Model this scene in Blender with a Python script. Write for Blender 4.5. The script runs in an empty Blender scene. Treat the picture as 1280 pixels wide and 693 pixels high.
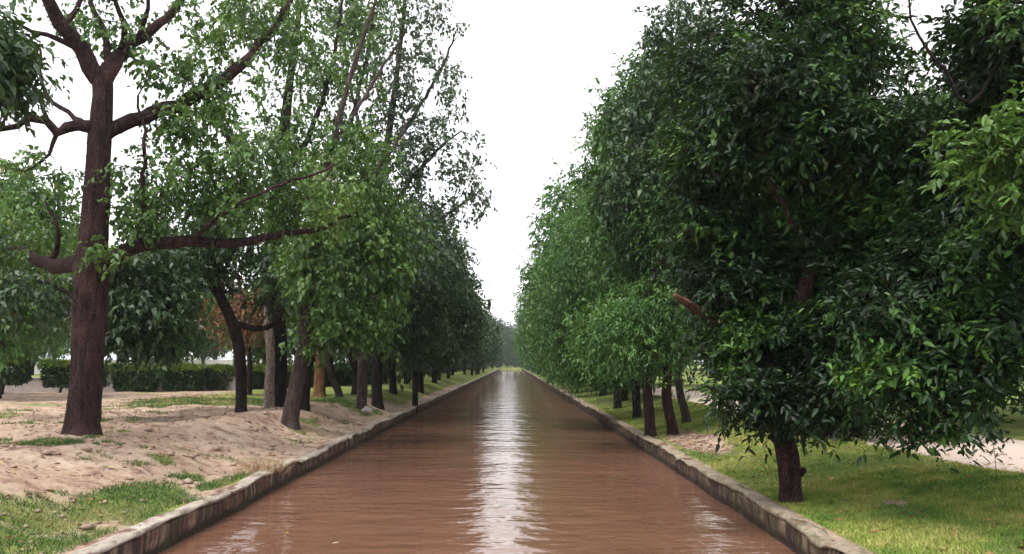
import bpy, math, random
import numpy as np
from mathutils import Vector
R = math.radians
scene = bpy.context.scene
COL = scene.collection

# ------------------------------------------------------------------ camera
FPX = 995.0
CAM = np.array([0.0, 0.0, 1.8])
PITCH = math.atan(107.5 / FPX)
cam_d = bpy.data.cameras.new("camera")
cam = bpy.data.objects.new("camera", cam_d)
COL.objects.link(cam)
cam.location = CAM
cam.rotation_euler = (R(90) + PITCH, 0, 0)
cam_d.sensor_width = 36
cam_d.lens = FPX / 1280 * 36
cam_d.clip_start = 0.1
cam_d.clip_end = 3000
scene.camera = cam

# ------------------------------------------------------------------ world, sun, exposure
SUN_EL, SUN_AZ = R(66), R(215)        # azimuth measured clockwise from +Y
world = bpy.data.worlds.new("World")
scene.world = world
world.use_nodes = True
wn, wl = world.node_tree.nodes, world.node_tree.links
wn.clear()
w_out = wn.new("ShaderNodeOutputWorld")
w_bg = wn.new("ShaderNodeBackground")
w_sky = wn.new("ShaderNodeTexSky")
w_sky.sky_type = 'NISHITA'
w_sky.sun_disc = False
w_sky.sun_elevation = SUN_EL
w_sky.sun_rotation = SUN_AZ
w_sky.air_density = 1.0
w_sky.dust_density = 6.0
w_hsv = wn.new("ShaderNodeHueSaturation")
w_hsv.inputs['Saturation'].default_value = 0.12
w_hsv.inputs['Value'].default_value = 1.0
w_mix = wn.new("ShaderNodeMixRGB")           # an even overcast layer of cloud over the sky
w_mix.inputs['Fac'].default_value = 0.62
w_mix.inputs['Color2'].default_value = (15.0, 15.1, 15.6, 1)
wl.new(w_sky.outputs[0], w_hsv.inputs['Color'])
wl.new(w_hsv.outputs[0], w_mix.inputs['Color1'])
wl.new(w_mix.outputs[0], w_bg.inputs['Color'])
w_bg.inputs['Strength'].default_value = 0.075
wl.new(w_bg.outputs[0], w_out.inputs['Surface'])

sun_d = bpy.data.lights.new("sun", 'SUN')
sun_d.energy = 1.5
sun_d.angle = R(25)
sun_d.color = (1.0, 0.95, 0.88)
sun = bpy.data.objects.new("sun", sun_d)
COL.objects.link(sun)
sd = Vector((math.sin(SUN_AZ) * math.cos(SUN_EL), math.cos(SUN_AZ) * math.cos(SUN_EL), math.sin(SUN_EL)))
sun.rotation_euler = (-sd).to_track_quat('-Z', 'Y').to_euler()
sun.location = sd * 50

vs = scene.view_settings
vs.view_transform = 'Standard'
vs.look = 'None'
vs.gamma = 1.0
vs.exposure = 1.15
scene.cycles.use_denoising = True
scene.cycles.max_bounces = 7
scene.cycles.diffuse_bounces = 3
scene.cycles.glossy_bounces = 3
scene.cycles.transmission_bounces = 2
scene.cycles.volume_bounces = 0
scene.cycles.sample_clamp_indirect = 6.0

# ------------------------------------------------------------------ helpers
def P(u, v, Y):
    """world point at depth Y seen at photo pixel (u, v)"""
    a = (u - 640) / FPX
    b = (346.5 - v) / FPX
    c, s = math.cos(PITCH), math.sin(PITCH)
    d = np.array([a, c - b * s, s + b * c])
    return CAM + d * (Y / d[1])

def smooth(a, b, x):
    t = np.clip((x - a) / (b - a), 0, 1)
    return t * t * (3 - 2 * t)

def vnoise(x, y, seed=0):
    """smooth value noise on the plane"""
    xi, yi = np.floor(x).astype(np.int64), np.floor(y).astype(np.int64)
    fx, fy = x - xi, y - yi
    fx, fy = fx * fx * (3 - 2 * fx), fy * fy * (3 - 2 * fy)
    def h(i, j):
        n = (i * 374761393 + j * 668265263 + seed * 974634777) & 0xffffffff
        n = ((n ^ (n >> 13)) * 1274126177) & 0xffffffff
        return ((n ^ (n >> 16)) & 0xffff) / 65535.0
    return (h(xi, yi) * (1 - fx) + h(xi + 1, yi) * fx) * (1 - fy) + (h(xi, yi + 1) * (1 - fx) + h(xi + 1, yi + 1) * fx) * fy

def fbm(x, y, seed=0, octv=4):
    a, t, s = 0.5, 0.0, 0.0
    for k in range(octv):
        t = t + a * vnoise(x * 2 ** k, y * 2 ** k, seed + k * 17)
        s += a
        a *= 0.5
    return t / s

def mesh_from(name, V, F, mat, smooth_shade=False):
    V = np.asarray(V, dtype=np.float32)
    me = bpy.data.meshes.new(name)
    if isinstance(F, np.ndarray):
        nf, k = F.shape
        me.vertices.add(len(V))
        me.vertices.foreach_set('co', V.ravel())
        me.loops.add(nf * k)
        me.loops.foreach_set('vertex_index', F.astype(np.int32).ravel())
        me.polygons.add(nf)
        me.polygons.foreach_set('loop_start', np.arange(0, nf * k, k, dtype=np.int32))
        me.update(calc_edges=True)
    else:
        me.from_pydata(V.tolist(), [], F)
        me.update()
    if smooth_shade:
        me.polygons.foreach_set('use_smooth', np.ones(len(me.polygons), dtype=bool))
    if mat:
        me.materials.append(mat)
    return me

def link(name, me, parent=None, loc=None):
    o = bpy.data.objects.new(name, me)
    COL.objects.link(o)
    if parent:
        o.parent = parent
    if loc is not None:
        o.location = loc
    return o

def tag(o, label=None, cat=None, group=None, kind=None):
    if label: o['label'] = label
    if cat: o['category'] = cat
    if group: o['group'] = group
    if kind: o['kind'] = kind
    return o

def thing(name, loc, label, cat, group=None):
    return tag(link(name, None, None, loc), label, cat, group)

def copy_tree(o, loc, rz, sc):
    c = o.copy()
    COL.objects.link(c)
    c.location = loc
    c.rotation_euler = (0, 0, rz)
    c.scale = sc
    for ch in o.children:
        d = ch.copy()
        COL.objects.link(d)
        d.parent = c
    return c

# ------------------------------------------------------------------ materials
def new_mat(name):
    m = bpy.data.materials.new(name)
    m.use_nodes = True
    nt = m.node_tree
    nt.nodes.clear()
    out = nt.nodes.new("ShaderNodeOutputMaterial")
    return m, nt, out

def N(nt, t, **kw):
    n = nt.nodes.new(t)
    for k, v in kw.items():
        if k in n.inputs:
            n.inputs[k].default_value = v
        else:
            setattr(n, k, v)
    return n

def ramp(nt, stops):
    n = nt.nodes.new("ShaderNodeValToRGB")
    el = n.color_ramp.elements
    el[0].position, el[0].color = stops[0][0], (*stops[0][1], 1)
    el[1].position, el[1].color = stops[-1][0], (*stops[-1][1], 1)
    for p, c in stops[1:-1]:
        e = el.new(p)
        e.color = (*c, 1)
    return n

def coords(nt, scale=(1, 1, 1), kind='Object'):
    tc = nt.nodes.new("ShaderNodeTexCoord")
    mp = nt.nodes.new("ShaderNodeMapping")
    mp.inputs['Scale'].default_value = scale
    nt.links.new(tc.outputs[kind], mp.inputs['Vector'])
    return mp.outputs[0]

def mix(nt, fac, a, b):
    n = nt.nodes.new("ShaderNodeMixRGB")
    for sock, val in (('Fac', fac), ('Color1', a), ('Color2', b)):
        if hasattr(val, 'links'):
            nt.links.new(val, n.inputs[sock])
        elif isinstance(val, tuple):
            n.inputs[sock].default_value = (*val, 1)
        else:
            n.inputs[sock].default_value = val
    return n.outputs[0]

def noise(nt, vec, scale, detail=4, rough=0.6):
    n = N(nt, "ShaderNodeTexNoise", Scale=scale, Detail=detail, Roughness=rough)
    nt.links.new(vec, n.inputs['Vector'])
    return n.outputs['Fac']

def sharpen(nt, fac, lo, hi):
    n = N(nt, "ShaderNodeMapRange")
    n.inputs['From Min'].default_value = lo
    n.inputs['From Max'].default_value = hi
    nt.links.new(fac, n.inputs['Value'])
    return n.outputs[0]

def bump(nt, h, strength, dist):
    n = N(nt, "ShaderNodeBump", Strength=strength, Distance=dist)
    nt.links.new(h, n.inputs['Height'])
    return n.outputs[0]

def leaf_mat(name, stops, rough=0.42, trans=0.22, tcol=(0.10, 0.17, 0.03), vary=0.5, spec=0.5):
    m, nt, out = new_mat(name)
    geo = N(nt, "ShaderNodeNewGeometry")
    rp = ramp(nt, stops)
    nz = noise(nt, coords(nt), 0.9, 2, 0.5)
    s = sharpen(nt, nz, 0.3, 0.7)
    mth = N(nt, "ShaderNodeMix")
    mth.inputs[0].default_value = vary
    nt.links.new(geo.outputs['Random Per Island'], mth.inputs[2])
    nt.links.new(s, mth.inputs[3])
    nt.links.new(mth.outputs[0], rp.inputs[0])
    b = N(nt, "ShaderNodeBsdfPrincipled", Roughness=rough)
    b.inputs['Specular IOR Level'].default_value = spec
    nt.links.new(rp.outputs[0], b.inputs['Base Color'])
    t = N(nt, "ShaderNodeBsdfTranslucent")
    tc = mix(nt, 0.6, rp.outputs[0], tcol)
    nt.links.new(tc, t.inputs['Color'])
    ms = N(nt, "ShaderNodeMixShader", Fac=trans)
    nt.links.new(b.outputs[0], ms.inputs[1])
    nt.links.new(t.outputs[0], ms.inputs[2])
    nt.links.new(ms.outputs[0], out.inputs[0])
    return m

def bark_mat(name, dark, light, zs=0.25, scale=9):
    m, nt, out = new_mat(name)
    v = coords(nt, (1, 1, zs))
    n1 = noise(nt, v, scale, 6, 0.65)
    wv = N(nt, "ShaderNodeTexNoise", Scale=5.0, Detail=3)
    nt.links.new(coords(nt), wv.inputs['Vector'])
    dv = N(nt, "ShaderNodeVectorMath", operation='MULTIPLY_ADD')
    dv.inputs[1].default_value = (0.22, 0.22, 0.22)
    nt.links.new(wv.outputs['Color'], dv.inputs[0])
    nt.links.new(v, dv.inputs[2])
    vo = N(nt, "ShaderNodeTexVoronoi", Scale=scale * 2.2)
    vo.feature = 'DISTANCE_TO_EDGE'
    nt.links.new(dv.outputs[0], vo.inputs['Vector'])
    n2 = noise(nt, coords(nt), 1.3, 3, 0.5)
    c = mix(nt, sharpen(nt, n1, 0.35, 0.65), dark, light)
    c = mix(nt, sharpen(nt, vo.outputs[0], 0.13, 0.0), c, tuple(x * 0.35 for x in dark))
    c = mix(nt, sharpen(nt, n2, 0.55, 0.75), c, tuple(x * 1.25 for x in light))
    b = N(nt, "ShaderNodeBsdfPrincipled", Roughness=0.9)
    b.inputs['Specular IOR Level'].default_value = 0.2
    nt.links.new(c, b.inputs['Base Color'])
    h = mix(nt, 0.5, vo.outputs[0], n1)
    nt.links.new(bump(nt, h, 1.0, 0.12), b.inputs['Normal'])
    nt.links.new(b.outputs[0], out.inputs[0])
    return m

M = {}
M['bark_red'] = bark_mat('dark_red_bark', (0.018, 0.0095, 0.0105), (0.088, 0.045, 0.045), 0.14, 13)
M['bark_dark'] = bark_mat('dark_bark', (0.012, 0.008, 0.0085), (0.038, 0.025, 0.024), 0.2, 12)
M['bark_grey'] = bark_mat('grey_bark', (0.04, 0.027, 0.026), (0.13, 0.095, 0.088), 0.2, 12)
M['bark_orange'] = bark_mat('orange_bark', (0.16, 0.075, 0.035), (0.38, 0.2, 0.10), 0.3, 10)
M['bark_pale'] = bark_mat('pale_bark', (0.2, 0.16, 0.13), (0.42, 0.36, 0.31), 0.35, 8)
M['split_wood'] = bark_mat('split_wood', (0.10, 0.035, 0.025), (0.36, 0.22, 0.15), 0.15, 20)

M['leaf_broad'] = leaf_mat('broad_glossy_leaf', [(0.0, (0.004, 0.010, 0.005)), (0.42, (0.007, 0.020, 0.007)), (0.62, (0.016, 0.050, 0.011)), (0.80, (0.065, 0.155, 0.022)), (0.98, (0.14, 0.25, 0.035)), (1.0, (0.24, 0.17, 0.04))], 0.48, 0.14, vary=0.62, spec=0.34)
M['leaf_bright'] = leaf_mat('bright_broad_leaf', [(0.0, (0.025, 0.065, 0.015)), (0.5, (0.065, 0.15, 0.025)), (1.0, (0.14, 0.25, 0.045))], 0.36, 0.25, vary=0.4)
M['leaf_pipal'] = leaf_mat('round_leaf', [(0.0, (0.014, 0.040, 0.012)), (0.4, (0.050, 0.12, 0.020)), (0.75, (0.11, 0.22, 0.030)), (1.0, (0.22, 0.26, 0.06))], 0.42, 0.30, vary=0.55)
M['leaf_grey'] = leaf_mat('grey_green_leaf', [(0.0, (0.03, 0.055, 0.035)), (0.5, (0.06, 0.105, 0.055)), (1.0, (0.12, 0.16, 0.08))], 0.42, 0.28, vary=0.4)
M['leaf_fine'] = leaf_mat('fine_leaf', [(0.0, (0.016, 0.058, 0.012)), (0.5, (0.055, 0.155, 0.026)), (1.0, (0.13, 0.26, 0.045))], 0.5, 0.28, vary=0.5)
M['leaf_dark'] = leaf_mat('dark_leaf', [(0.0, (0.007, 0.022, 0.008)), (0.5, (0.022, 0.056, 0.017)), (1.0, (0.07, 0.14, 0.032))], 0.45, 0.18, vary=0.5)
M['leaf_vivid'] = leaf_mat('vivid_leaf', [(0.0, (0.025, 0.08, 0.012)), (0.5, (0.065, 0.165, 0.022)), (1.0, (0.13, 0.26, 0.04))], 0.45, 0.3, vary=0.45)
M['leaf_rust'] = leaf_mat('rust_leaf', [(0.0, (0.05, 0.06, 0.02)), (0.4, (0.16, 0.075, 0.03)), (1.0, (0.30, 0.12, 0.04))], 0.6, 0.2, (0.2, 0.1, 0.03), vary=0.3)
M['leaf_hedge'] = leaf_mat('hedge_leaf', [(0.0, (0.008, 0.022, 0.008)), (0.5, (0.022, 0.055, 0.014)), (1.0, (0.06, 0.11, 0.02))], 0.5, 0.15, vary=0.35)
M['leaf_new'] = leaf_mat('young_hedge_leaf', [(0.0, (0.10, 0.18, 0.025)), (0.5, (0.20, 0.31, 0.045)), (1.0, (0.32, 0.40, 0.08))], 0.45, 0.3, vary=0.35)

def blade_mat(name, stops):
    m, nt, out = new_mat(name)
    geo = N(nt, "ShaderNodeNewGeometry")
    rp = ramp(nt, stops)
    s = sharpen(nt, noise(nt, coords(nt), 0.9, 5, 0.65), 0.36, 0.64)
    mth = N(nt, "ShaderNodeMix")
    mth.inputs[0].default_value = 0.68
    nt.links.new(geo.outputs['Random Per Island'], mth.inputs[2])
    nt.links.new(s, mth.inputs[3])
    nt.links.new(mth.outputs[0], rp.inputs[0])
    b = N(nt, "ShaderNodeBsdfPrincipled", Roughness=0.7)
    b.inputs['Specular IOR Level'].default_value = 0.2
    nt.links.new(rp.outputs[0], b.inputs['Base Color'])
    nt.links.new(b.outputs[0], out.inputs[0])
    return m
M['grass'] = blade_mat('grass_blade', [(0, (0.018, 0.060, 0.014)), (0.35, (0.045, 0.105, 0.022)), (0.6, (0.13, 0.17, 0.05)), (1, (0.32, 0.26, 0.12))])
M['lawn'] = blade_mat('lawn_blade', [(0, (0.05, 0.13, 0.022)), (0.35, (0.13, 0.22, 0.035)), (0.6, (0.29, 0.33, 0.07)), (1, (0.46, 0.40, 0.16))])
M['dry_grass'] = blade_mat('dry_blade', [(0, (0.10, 0.055, 0.025)), (0.5, (0.25, 0.15, 0.07)), (1, (0.42, 0.32, 0.17))])
M['litter'] = blade_mat('dead_leaf', [(0, (0.07, 0.03, 0.018)), (0.5, (0.22, 0.11, 0.05)), (0.8, (0.40, 0.27, 0.10)), (1, (0.5, 0.42, 0.25))])

# ------------------------------------------------------------------ ground
XL, XR = -3.98, 3.20         # inner faces of the canal walls
WATER = -0.33
YEND = 262.0
def canal_mask(x):
    return (x > XL - 0.12) & (x < XR + 0.12)

def ground_z(x, y):
    x = np.asarray(x, float); y = np.asarray(y, float)
    dl, dr = XL - 0.21 - x, x - XR - 0.20
    steep = 1.9 + 1.0 * smooth(6, 12, y) * (1 - smooth(14, 22, y))
    hl = -0.03 + 0.48 * smooth(0.1, steep, dl) + 0.10 * np.exp(-((dl - steep) / 0.9) ** 2) * smooth(5, 9, y) * (1 - smooth(24, 32, y))
    hl = hl + (fbm(x * 0.9, y * 0.9, 3) - 0.5) * 0.30 * smooth(0.2, 1.4, dl) * (1 - smooth(20, 45, y) * 0.6)
    hl = hl + (fbm(x * 3, y * 3, 9) - 0.5) * 0.08 * smooth(0.1, 0.8, dl)
    # little gullies down the bank by the tree group
    hl = hl - 0.10 * np.exp(-((dl - 1.2) / 0.8) ** 2) * smooth(17, 19, y) * (1 - smooth(24, 27, y)) * np.abs(np.sin(y * 1.7 + fbm(x, y, 5) * 4))
    hr = -0.02 + 0.36 * smooth(0.0, 3.4, dr) + (fbm(x * 0.7, y * 0.7, 21) - 0.5) * 0.16 * smooth(0.1, 1.2, dr)
    hr = hr + (fbm(x * 3, y * 3, 29) - 0.5) * 0.04 * smooth(0.1, 0.8, dr)
    hr = hr + (fbm(x * 2.6, y * 2.0, 39) - 0.5) * 0.16 * np.exp(-((x - 4.7) / 0.9) ** 2) * np.exp(-((y - 17.5) / 3.5) ** 2)
    hr = hr - 0.03 * smooth(6.6, 6.9, x) * (1 - smooth(9.3, 9.6, x))
    far = smooth(50, 300, np.abs(x))
    z = np.where(x < -0.4, hl, hr) + far * 1.5 * fbm(x * 0.02, y * 0.02, 77)
    bed = -1.2
    inside = canal_mask(x) & (y < YEND)
    z = np.where(inside, bed, z)
    endz = 0.35 + (fbm(x, y, 4) - 0.5) * 0.2
    z = np.where((y >= YEND) & (x > XL - 0.5) & (x < XR + 0.5), endz, z)
    return z

def axis(parts):
    out = []
    for a, b, s in parts:
        n = max(1, int(round((b - a) / s)))
        out += list(np.linspace(a, b, n, endpoint=False))
    out.append(parts[-1][1])
    return np.array(out)

gx = axis([(-900, -300, 100), (-300, -100, 20), (-100, -40, 4), (-40, -16, 0.8), (-16, -4.16, 0.11), (-4.16, -4.07, 0.09), (-4.07, 3.29, 7.36), (3.29, 3.38, 0.09), (3.38, 9.8, 0.11), (9.8, 24, 0.6), (24, 60, 4), (60, 300, 20), (300, 900, 100)])
gy = axis([(-60, -4, 8), (-4, 4, 0.6), (4, 26, 0.13), (26, 60, 0.5), (60, 120, 3), (120, 261.5, 10), (261.5, 262.5, 0.5), (262.5, 400, 15), (400, 1600, 100)])
GX, GY = np.meshgrid(gx, gy)
GZ = ground_z(GX, GY)
V = np.stack([GX, GY, GZ], -1).reshape(-1, 3)
ny, nx = GX.shape
idx = np.arange(nx * ny).reshape(ny, nx)
F = np.stack([idx[:-1, :-1], idx[:-1, 1:], idx[1:, 1:], idx[1:, :-1]], -1).reshape(-1, 4)

def ell(x, y, cx, cy, rx, ry, rot=0.0):
    c, s = math.cos(rot), math.sin(rot)
    dx, dy = x - cx, y - cy
    a, b = (dx * c + dy * s) / rx, (-dx * s + dy * c) / ry
    return 1 - smooth(0.5, 1.25, np.sqrt(a * a + b * b))

def gpt(u, v, z):
    d = P(u, v, 1.0) - CAM
    t = (z - CAM[2]) / d[2]
    return CAM + d * t

def grass_mask(x, y):
    """where grass grows: 0 bare earth .. 1 turf"""
    x = np.asarray(x, float); y = np.asarray(y, float)
    dl, dr = XL - 0.21 - x, x - XR - 0.20
    g = np.zeros_like(x)
    nz = fbm(x * 1.3, y * 1.3, 51)
    # left bank
    low = (0.35 + 0.5 * smooth(.38, .62, nz)) * (1 - smooth(1.3, 2.4, dl)) * smooth(0.02, 0.3, dl) * (1 - smooth(8.6, 11.0, y))
    g = np.maximum(g, low)
    for (u, v, rx, ry, z, a) in ((165, 610, 0.55, 1.5, 0.2, 0.95), (215, 622, .5, 1.0, .15, .9), (292, 582, 0.22, 0.75, 0.2, 0.95), (268, 592, 0.2, 0.7, .15, 0.9), (40, 560, 0.9, 0.6, 0.45, 0.75),
                                 (280, 505, 2.4, 1.6, 0.45, 0.7), (180, 506, 1.5, 1.2, 0.45, 0.45), (330, 500, 1.2, 1.5, .45, .9), (255, 548, .9, .25, .45, .5), (145, 545, .3, .3, .45, .8), (330, 548, .5, .3, .4, .5)):
        c = gpt(u, v, z)
        g = np.maximum(g, a * ell(x, y, c[0], c[1], rx, ry))
    strip = smooth(24, 28, y) * smooth(0.25, 0.7, dl) * (1 - smooth(7, 11, dl)) * (0.75 + 0.25 * smooth(.4, .6, nz))
    strip *= 1 - 0.8 * ell(x, y, -5.0, 31, 1.0, 3.2)
    g = np.maximum(g, strip)
    g = np.maximum(g, smooth(55, 75, y) * 0.8)
    g = np.maximum(g, smooth(18, 40, -x) * smooth(38, 46, y) * 0.6)
    weeds = .62 * smooth(.60, .70, fbm(x * .8, y * .8, 91)) + .3 * smooth(.58, .66, fbm(x * 2.1, y * 2.1, 95))
    g = np.maximum(g, weeds * smooth(.1, .4, dl))
    gl = np.where(x < 0, g, 0)
    # right bank
    r = smooth(0.0, 0.15, dr)
    r = r * (1 - 0.85 * ell(x, y, 4.15, 18.6, 0.68, 3.2))
    r = r * (1 - smooth(6.45, 6.75, x + (nz - 0.5) * 0.7) * (1 - smooth(9.4, 9.9, x + (nz - 0.5) * 0.8)))
    r = r * (1 - .45 * ell(x, y, 4.35, 10.0, 0.7, 1.0)) * (0.78 + 0.22 * smooth(0.35, 0.55, nz))
    return np.where(y > 261, .95, np.where(x < 0, gl, np.where(dr > 0, r, 0)))

m, nt, out = new_mat('ground_earth_and_grass')
at = N(nt, "ShaderNodeAttribute", attribute_name='grass')
pth = N(nt, "ShaderNodeAttribute", attribute_name='path')
ob = coords(nt)
n1, n2, n3 = noise(nt, ob, 0.7, 6, 0.65), noise(nt, ob, 9, 6, 0.7), noise(nt, ob, 45, 3, 0.7)
dirt = mix(nt, sharpen(nt, n1, 0.35, 0.65), (0.35, 0.25, 0.185), (0.47, 0.36, 0.275))
n4 = noise(nt, ob, 2.4, 6, 0.72)
dirt = mix(nt, sharpen(nt, n4, 0.50, 0.62), dirt, (0.20, 0.12, 0.09))
dirt = mix(nt, sharpen(nt, n4, 0.42, 0.30), dirt, (0.54, 0.44, 0.35))
dirt = mix(nt, sharpen(nt, n2, 0.5, 0.7), dirt, (0.24, 0.15, 0.11))
dirt = mix(nt, sharpen(nt, n3, 0.62, 0.75), dirt, (0.16, 0.095, 0.065))
pc = mix(nt, n2, (0.62, 0.51, 0.44), (0.52, 0.42, 0.36))
dirt = mix(nt, pth.outputs['Fac'], dirt, pc)
turf = mix(nt, sharpen(nt, n1, 0.3, 0.7), (0.06, 0.125, 0.022), (0.21, 0.24, 0.055))
turf = mix(nt, sharpen(nt, n2, 0.45, 0.75), turf, (0.26, 0.23, 0.10))
turf = mix(nt, sharpen(nt, n3, 0.55, 0.75), turf, (0.025, 0.06, 0.012))
ad = N(nt, "ShaderNodeMath", operation='ADD')
nt.links.new(at.outputs['Fac'], ad.inputs[0])
sb = N(nt, "ShaderNodeMath", operation='MULTIPLY_ADD')
sb.inputs[1].default_value = 1.1
sb.inputs[2].default_value = -0.55
nt.links.new(noise(nt, ob, 5, 6, 0.75), sb.inputs[0])
nt.links.new(sb.outputs[0], ad.inputs[1])
c = mix(nt, sharpen(nt, ad.outputs[0], 0.3, 0.8), dirt, turf)
b = N(nt, "ShaderNodeBsdfPrincipled", Roughness=0.95)
b.inputs['Specular IOR Level'].default_value = 0.1
nt.links.new(c, b.inputs['Base Color'])
hh = mix(nt, 0.4, n2, n3)
nt.links.new(bump(nt, hh, 0.8, 0.06), b.inputs['Normal'])
nt.links.new(b.outputs[0], out.inputs[0])
M['ground'] = m

me = mesh_from('ground', V, F, M['ground'], True)
ga = me.attributes.new('grass', 'FLOAT', 'POINT')
ga.data.foreach_set('value', grass_mask(V[:, 0], V[:, 1]).astype(np.float32))
pm = smooth(6.3, 6.8, V[:, 0]) * (1 - smooth(9.4, 10, V[:, 0]))
pa = me.attributes.new('path', 'FLOAT', 'POINT')
pa.data.foreach_set('value', pm.astype(np.float32))
tag(link('ground', me), kind='structure')

# ------------------------------------------------------------------ water
m, nt, out = new_mat('muddy_water')
ob = coords(nt, (1, 1, 1))
b = N(nt, "ShaderNodeBsdfPrincipled", Roughness=0.035, IOR=1.33)
cc = mix(nt, sharpen(nt, noise(nt, coords(nt, (0.6, 0.25, 1)), 0.8, 3, 0.5), 0.3, 0.7), (0.130, 0.066, 0.043), (0.165, 0.083, 0.053))
nt.links.new(cc, b.inputs['Base Color'])
wa = noise(nt, coords(nt, (0.6, 1.25, 1)), 0.9, 2, 0.5)
wb = noise(nt, coords(nt, (0.8, 1.3, 1)), 3.7, 2, 0.5)
bn = N(nt, "ShaderNodeBump", Strength=1.0, Distance=0.06)
nt.links.new(wa, bn.inputs['Height'])
bn2 = N(nt, "ShaderNodeBump", Strength=1.0, Distance=0.019)
nt.links.new(wb, bn2.inputs['Height'])
nt.links.new(bn.outputs[0], bn2.inputs['Normal'])
nt.links.new(bn2.outputs[0], b.inputs['Normal'])
nt.links.new(b.outputs[0], out.inputs[0])
M['water'] = m
wy = axis([(-8, 60, 1), (60, 262.2, 10)])
wx = np.linspace(XL - 0.05, XR + 0.05, 9)
WX, WY = np.meshgrid(wx, wy)
V = np.stack([WX, WY, np.full_like(WX, WATER)], -1).reshape(-1, 3)
ny, nx = WX.shape
idx = np.arange(nx * ny).reshape(ny, nx)
F = np.stack([idx[:-1, :-1], idx[:-1, 1:], idx[1:, 1:], idx[1:, :-1]], -1).reshape(-1, 4)
tag(link('water', mesh_from('water', V, F, M['water'], True)), kind='structure')

# ------------------------------------------------------------------ canal walls
def wall_mat(name, plaster, plaster2, moss, top=False, brick=0.5):
    m, nt, out = new_mat(name)
    ob = coords(nt)
    big = noise(nt, coords(nt, (1, 0.55, 0.8)), 1.5, 5, 0.65)
    mid = noise(nt, coords(nt, (1, 1, 0.5)), 5, 6, 0.7)
    fine = noise(nt, ob, 38, 4, 0.7)
    streak = noise(nt, coords(nt, (1, 3.2, 0.25)), 2.6, 4, 0.65)
    c = mix(nt, sharpen(nt, mid, 0.35, 0.65), plaster, plaster2)
    # brickwork where the plaster has fallen off
    br = N(nt, "ShaderNodeTexBrick", Scale=4.2)
    br.inputs['Color1'].default_value = (0.22, 0.085, 0.06, 1)
    br.inputs['Color2'].default_value = (0.15, 0.065, 0.05, 1)
    br.inputs['Mortar'].default_value = (0.17, 0.13, 0.105, 1)
    br.inputs['Mortar Size'].default_value = 0.02
    sep = N(nt, "ShaderNodeSeparateXYZ")
    nt.links.new(ob, sep.inputs[0])
    cmb = N(nt, "ShaderNodeCombineXYZ")
    nt.links.new(sep.outputs['Y'], cmb.inputs['X'])
    nt.links.new(sep.outputs['Z'], cmb.inputs['Y'])
    nt.links.new(cmb.outputs[0], br.inputs['Vector'])
    if not top:
        c = mix(nt, sharpen(nt, big, brick, brick + 0.06), c, br.outputs[0])
        c = mix(nt, sharpen(nt, streak, 0.42, 0.55), c, (0.050, 0.030, 0.027))
        wet = N(nt, "ShaderNodeMath", operation='MULTIPLY_ADD')
        wet.inputs[1].default_value = 0.22
        nt.links.new(mid, wet.inputs[0])
        nt.links.new(sep.outputs['Z'], wet.inputs[2])
        c = mix(nt, sharpen(nt, wet.outputs[0], -0.08, -0.15), c, (0.03, 0.02, 0.016))
    if top:
        c = mix(nt, sharpen(nt, big, 0.56, 0.62), c, (0.13, 0.07, 0.055))
        c = mix(nt, sharpen(nt, noise(nt, ob, 7, 5, .7), 0.55, 0.66), c, (0.12, 0.09, 0.06))
    c = mix(nt, sharpen(nt, noise(nt, ob, 2.3, 5, 0.7), 0.52, 0.66), c, moss)
    c = mix(nt, sharpen(nt, fine, 0.58, 0.72), c, tuple(0.5 * x for x in plaster2))
    b = N(nt, "ShaderNodeBsdfPrincipled", Roughness=0.9)
    b.inputs['Specular IOR Level'].default_value = 0.25
    nt.links.new(c, b.inputs['Base Color'])
    nt.links.new(bump(nt, mix(nt, 0.4, mid, fine), 0.7, 0.03), b.inputs['Normal'])
    nt.links.new(b.outputs[0], out.inputs[0])
    return m
M['face_l'] = wall_mat('stained_plaster_over_brick', (0.33, 0.255, 0.175), (0.17, 0.115, 0.085), (0.045, 0.05, 0.022), False, 0.47)
M['cap_l'] = wall_mat('worn_cement_cap', (0.40, 0.36, 0.31), (0.29, 0.24, 0.20), (0.14, 0.13, 0.075), True)
M['face_r'] = wall_mat('rough_mossy_masonry', (0.22, 0.165, 0.10), (0.13, 0.095, 0.058), (0.055, 0.055, 0.02), False, 0.58)
M['cap_r'] = wall_mat('rough_cement_top', (0.34, 0.28, 0.21), (0.22, 0.175, 0.125), (0.09, 0.09, 0.04), True)

def sweep(profile, ys, rough, seed, side):
    """profile: (dx, z) pairs; dx measured outward from the water's edge"""
    pr = np.array(profile)
    ny, npf = len(ys), len(pr)
    V = np.zeros((ny, npf, 3))
    base = XL if side < 0 else XR
    lowx = (fbm(ys * .35, ys * 0 + 3, seed + 71) - .5) * .10
    lowz = (fbm(ys * .45, ys * 0 + 8, seed // 12 + 81) - .5) * .07 - .05 * smooth(.60, .72, fbm(ys * .7, ys * 0 + 5, 91 + side))
    for j in range(npf):
        nx_ = (fbm(ys * 3.1, np.full_like(ys, j * 0.9), seed) - 0.5) * rough
        nz_ = (fbm(ys * 2.3, np.full_like(ys, j * 0.7 + 40), seed + 5) - 0.5) * rough
        V[:, j, 0] = base + side * (pr[j, 0] + nx_) + lowx * (seed > 0)
        V[:, j, 1] = ys
        V[:, j, 2] = pr[j, 1] + nz_ + lowz * (pr[j, 1] > -.2)
    idx = np.arange(ny * npf).reshape(ny, npf)
    a, b_, c_, d = idx[:-1, :-1], idx[:-1, 1:], idx[1:, 1:], idx[1:, :-1]
    F = np.stack([a, b_, c_, d] if side > 0 else [a, d, c_, b_], -1).reshape(-1, 4)
    return V.reshape(-1, 3), F

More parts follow.
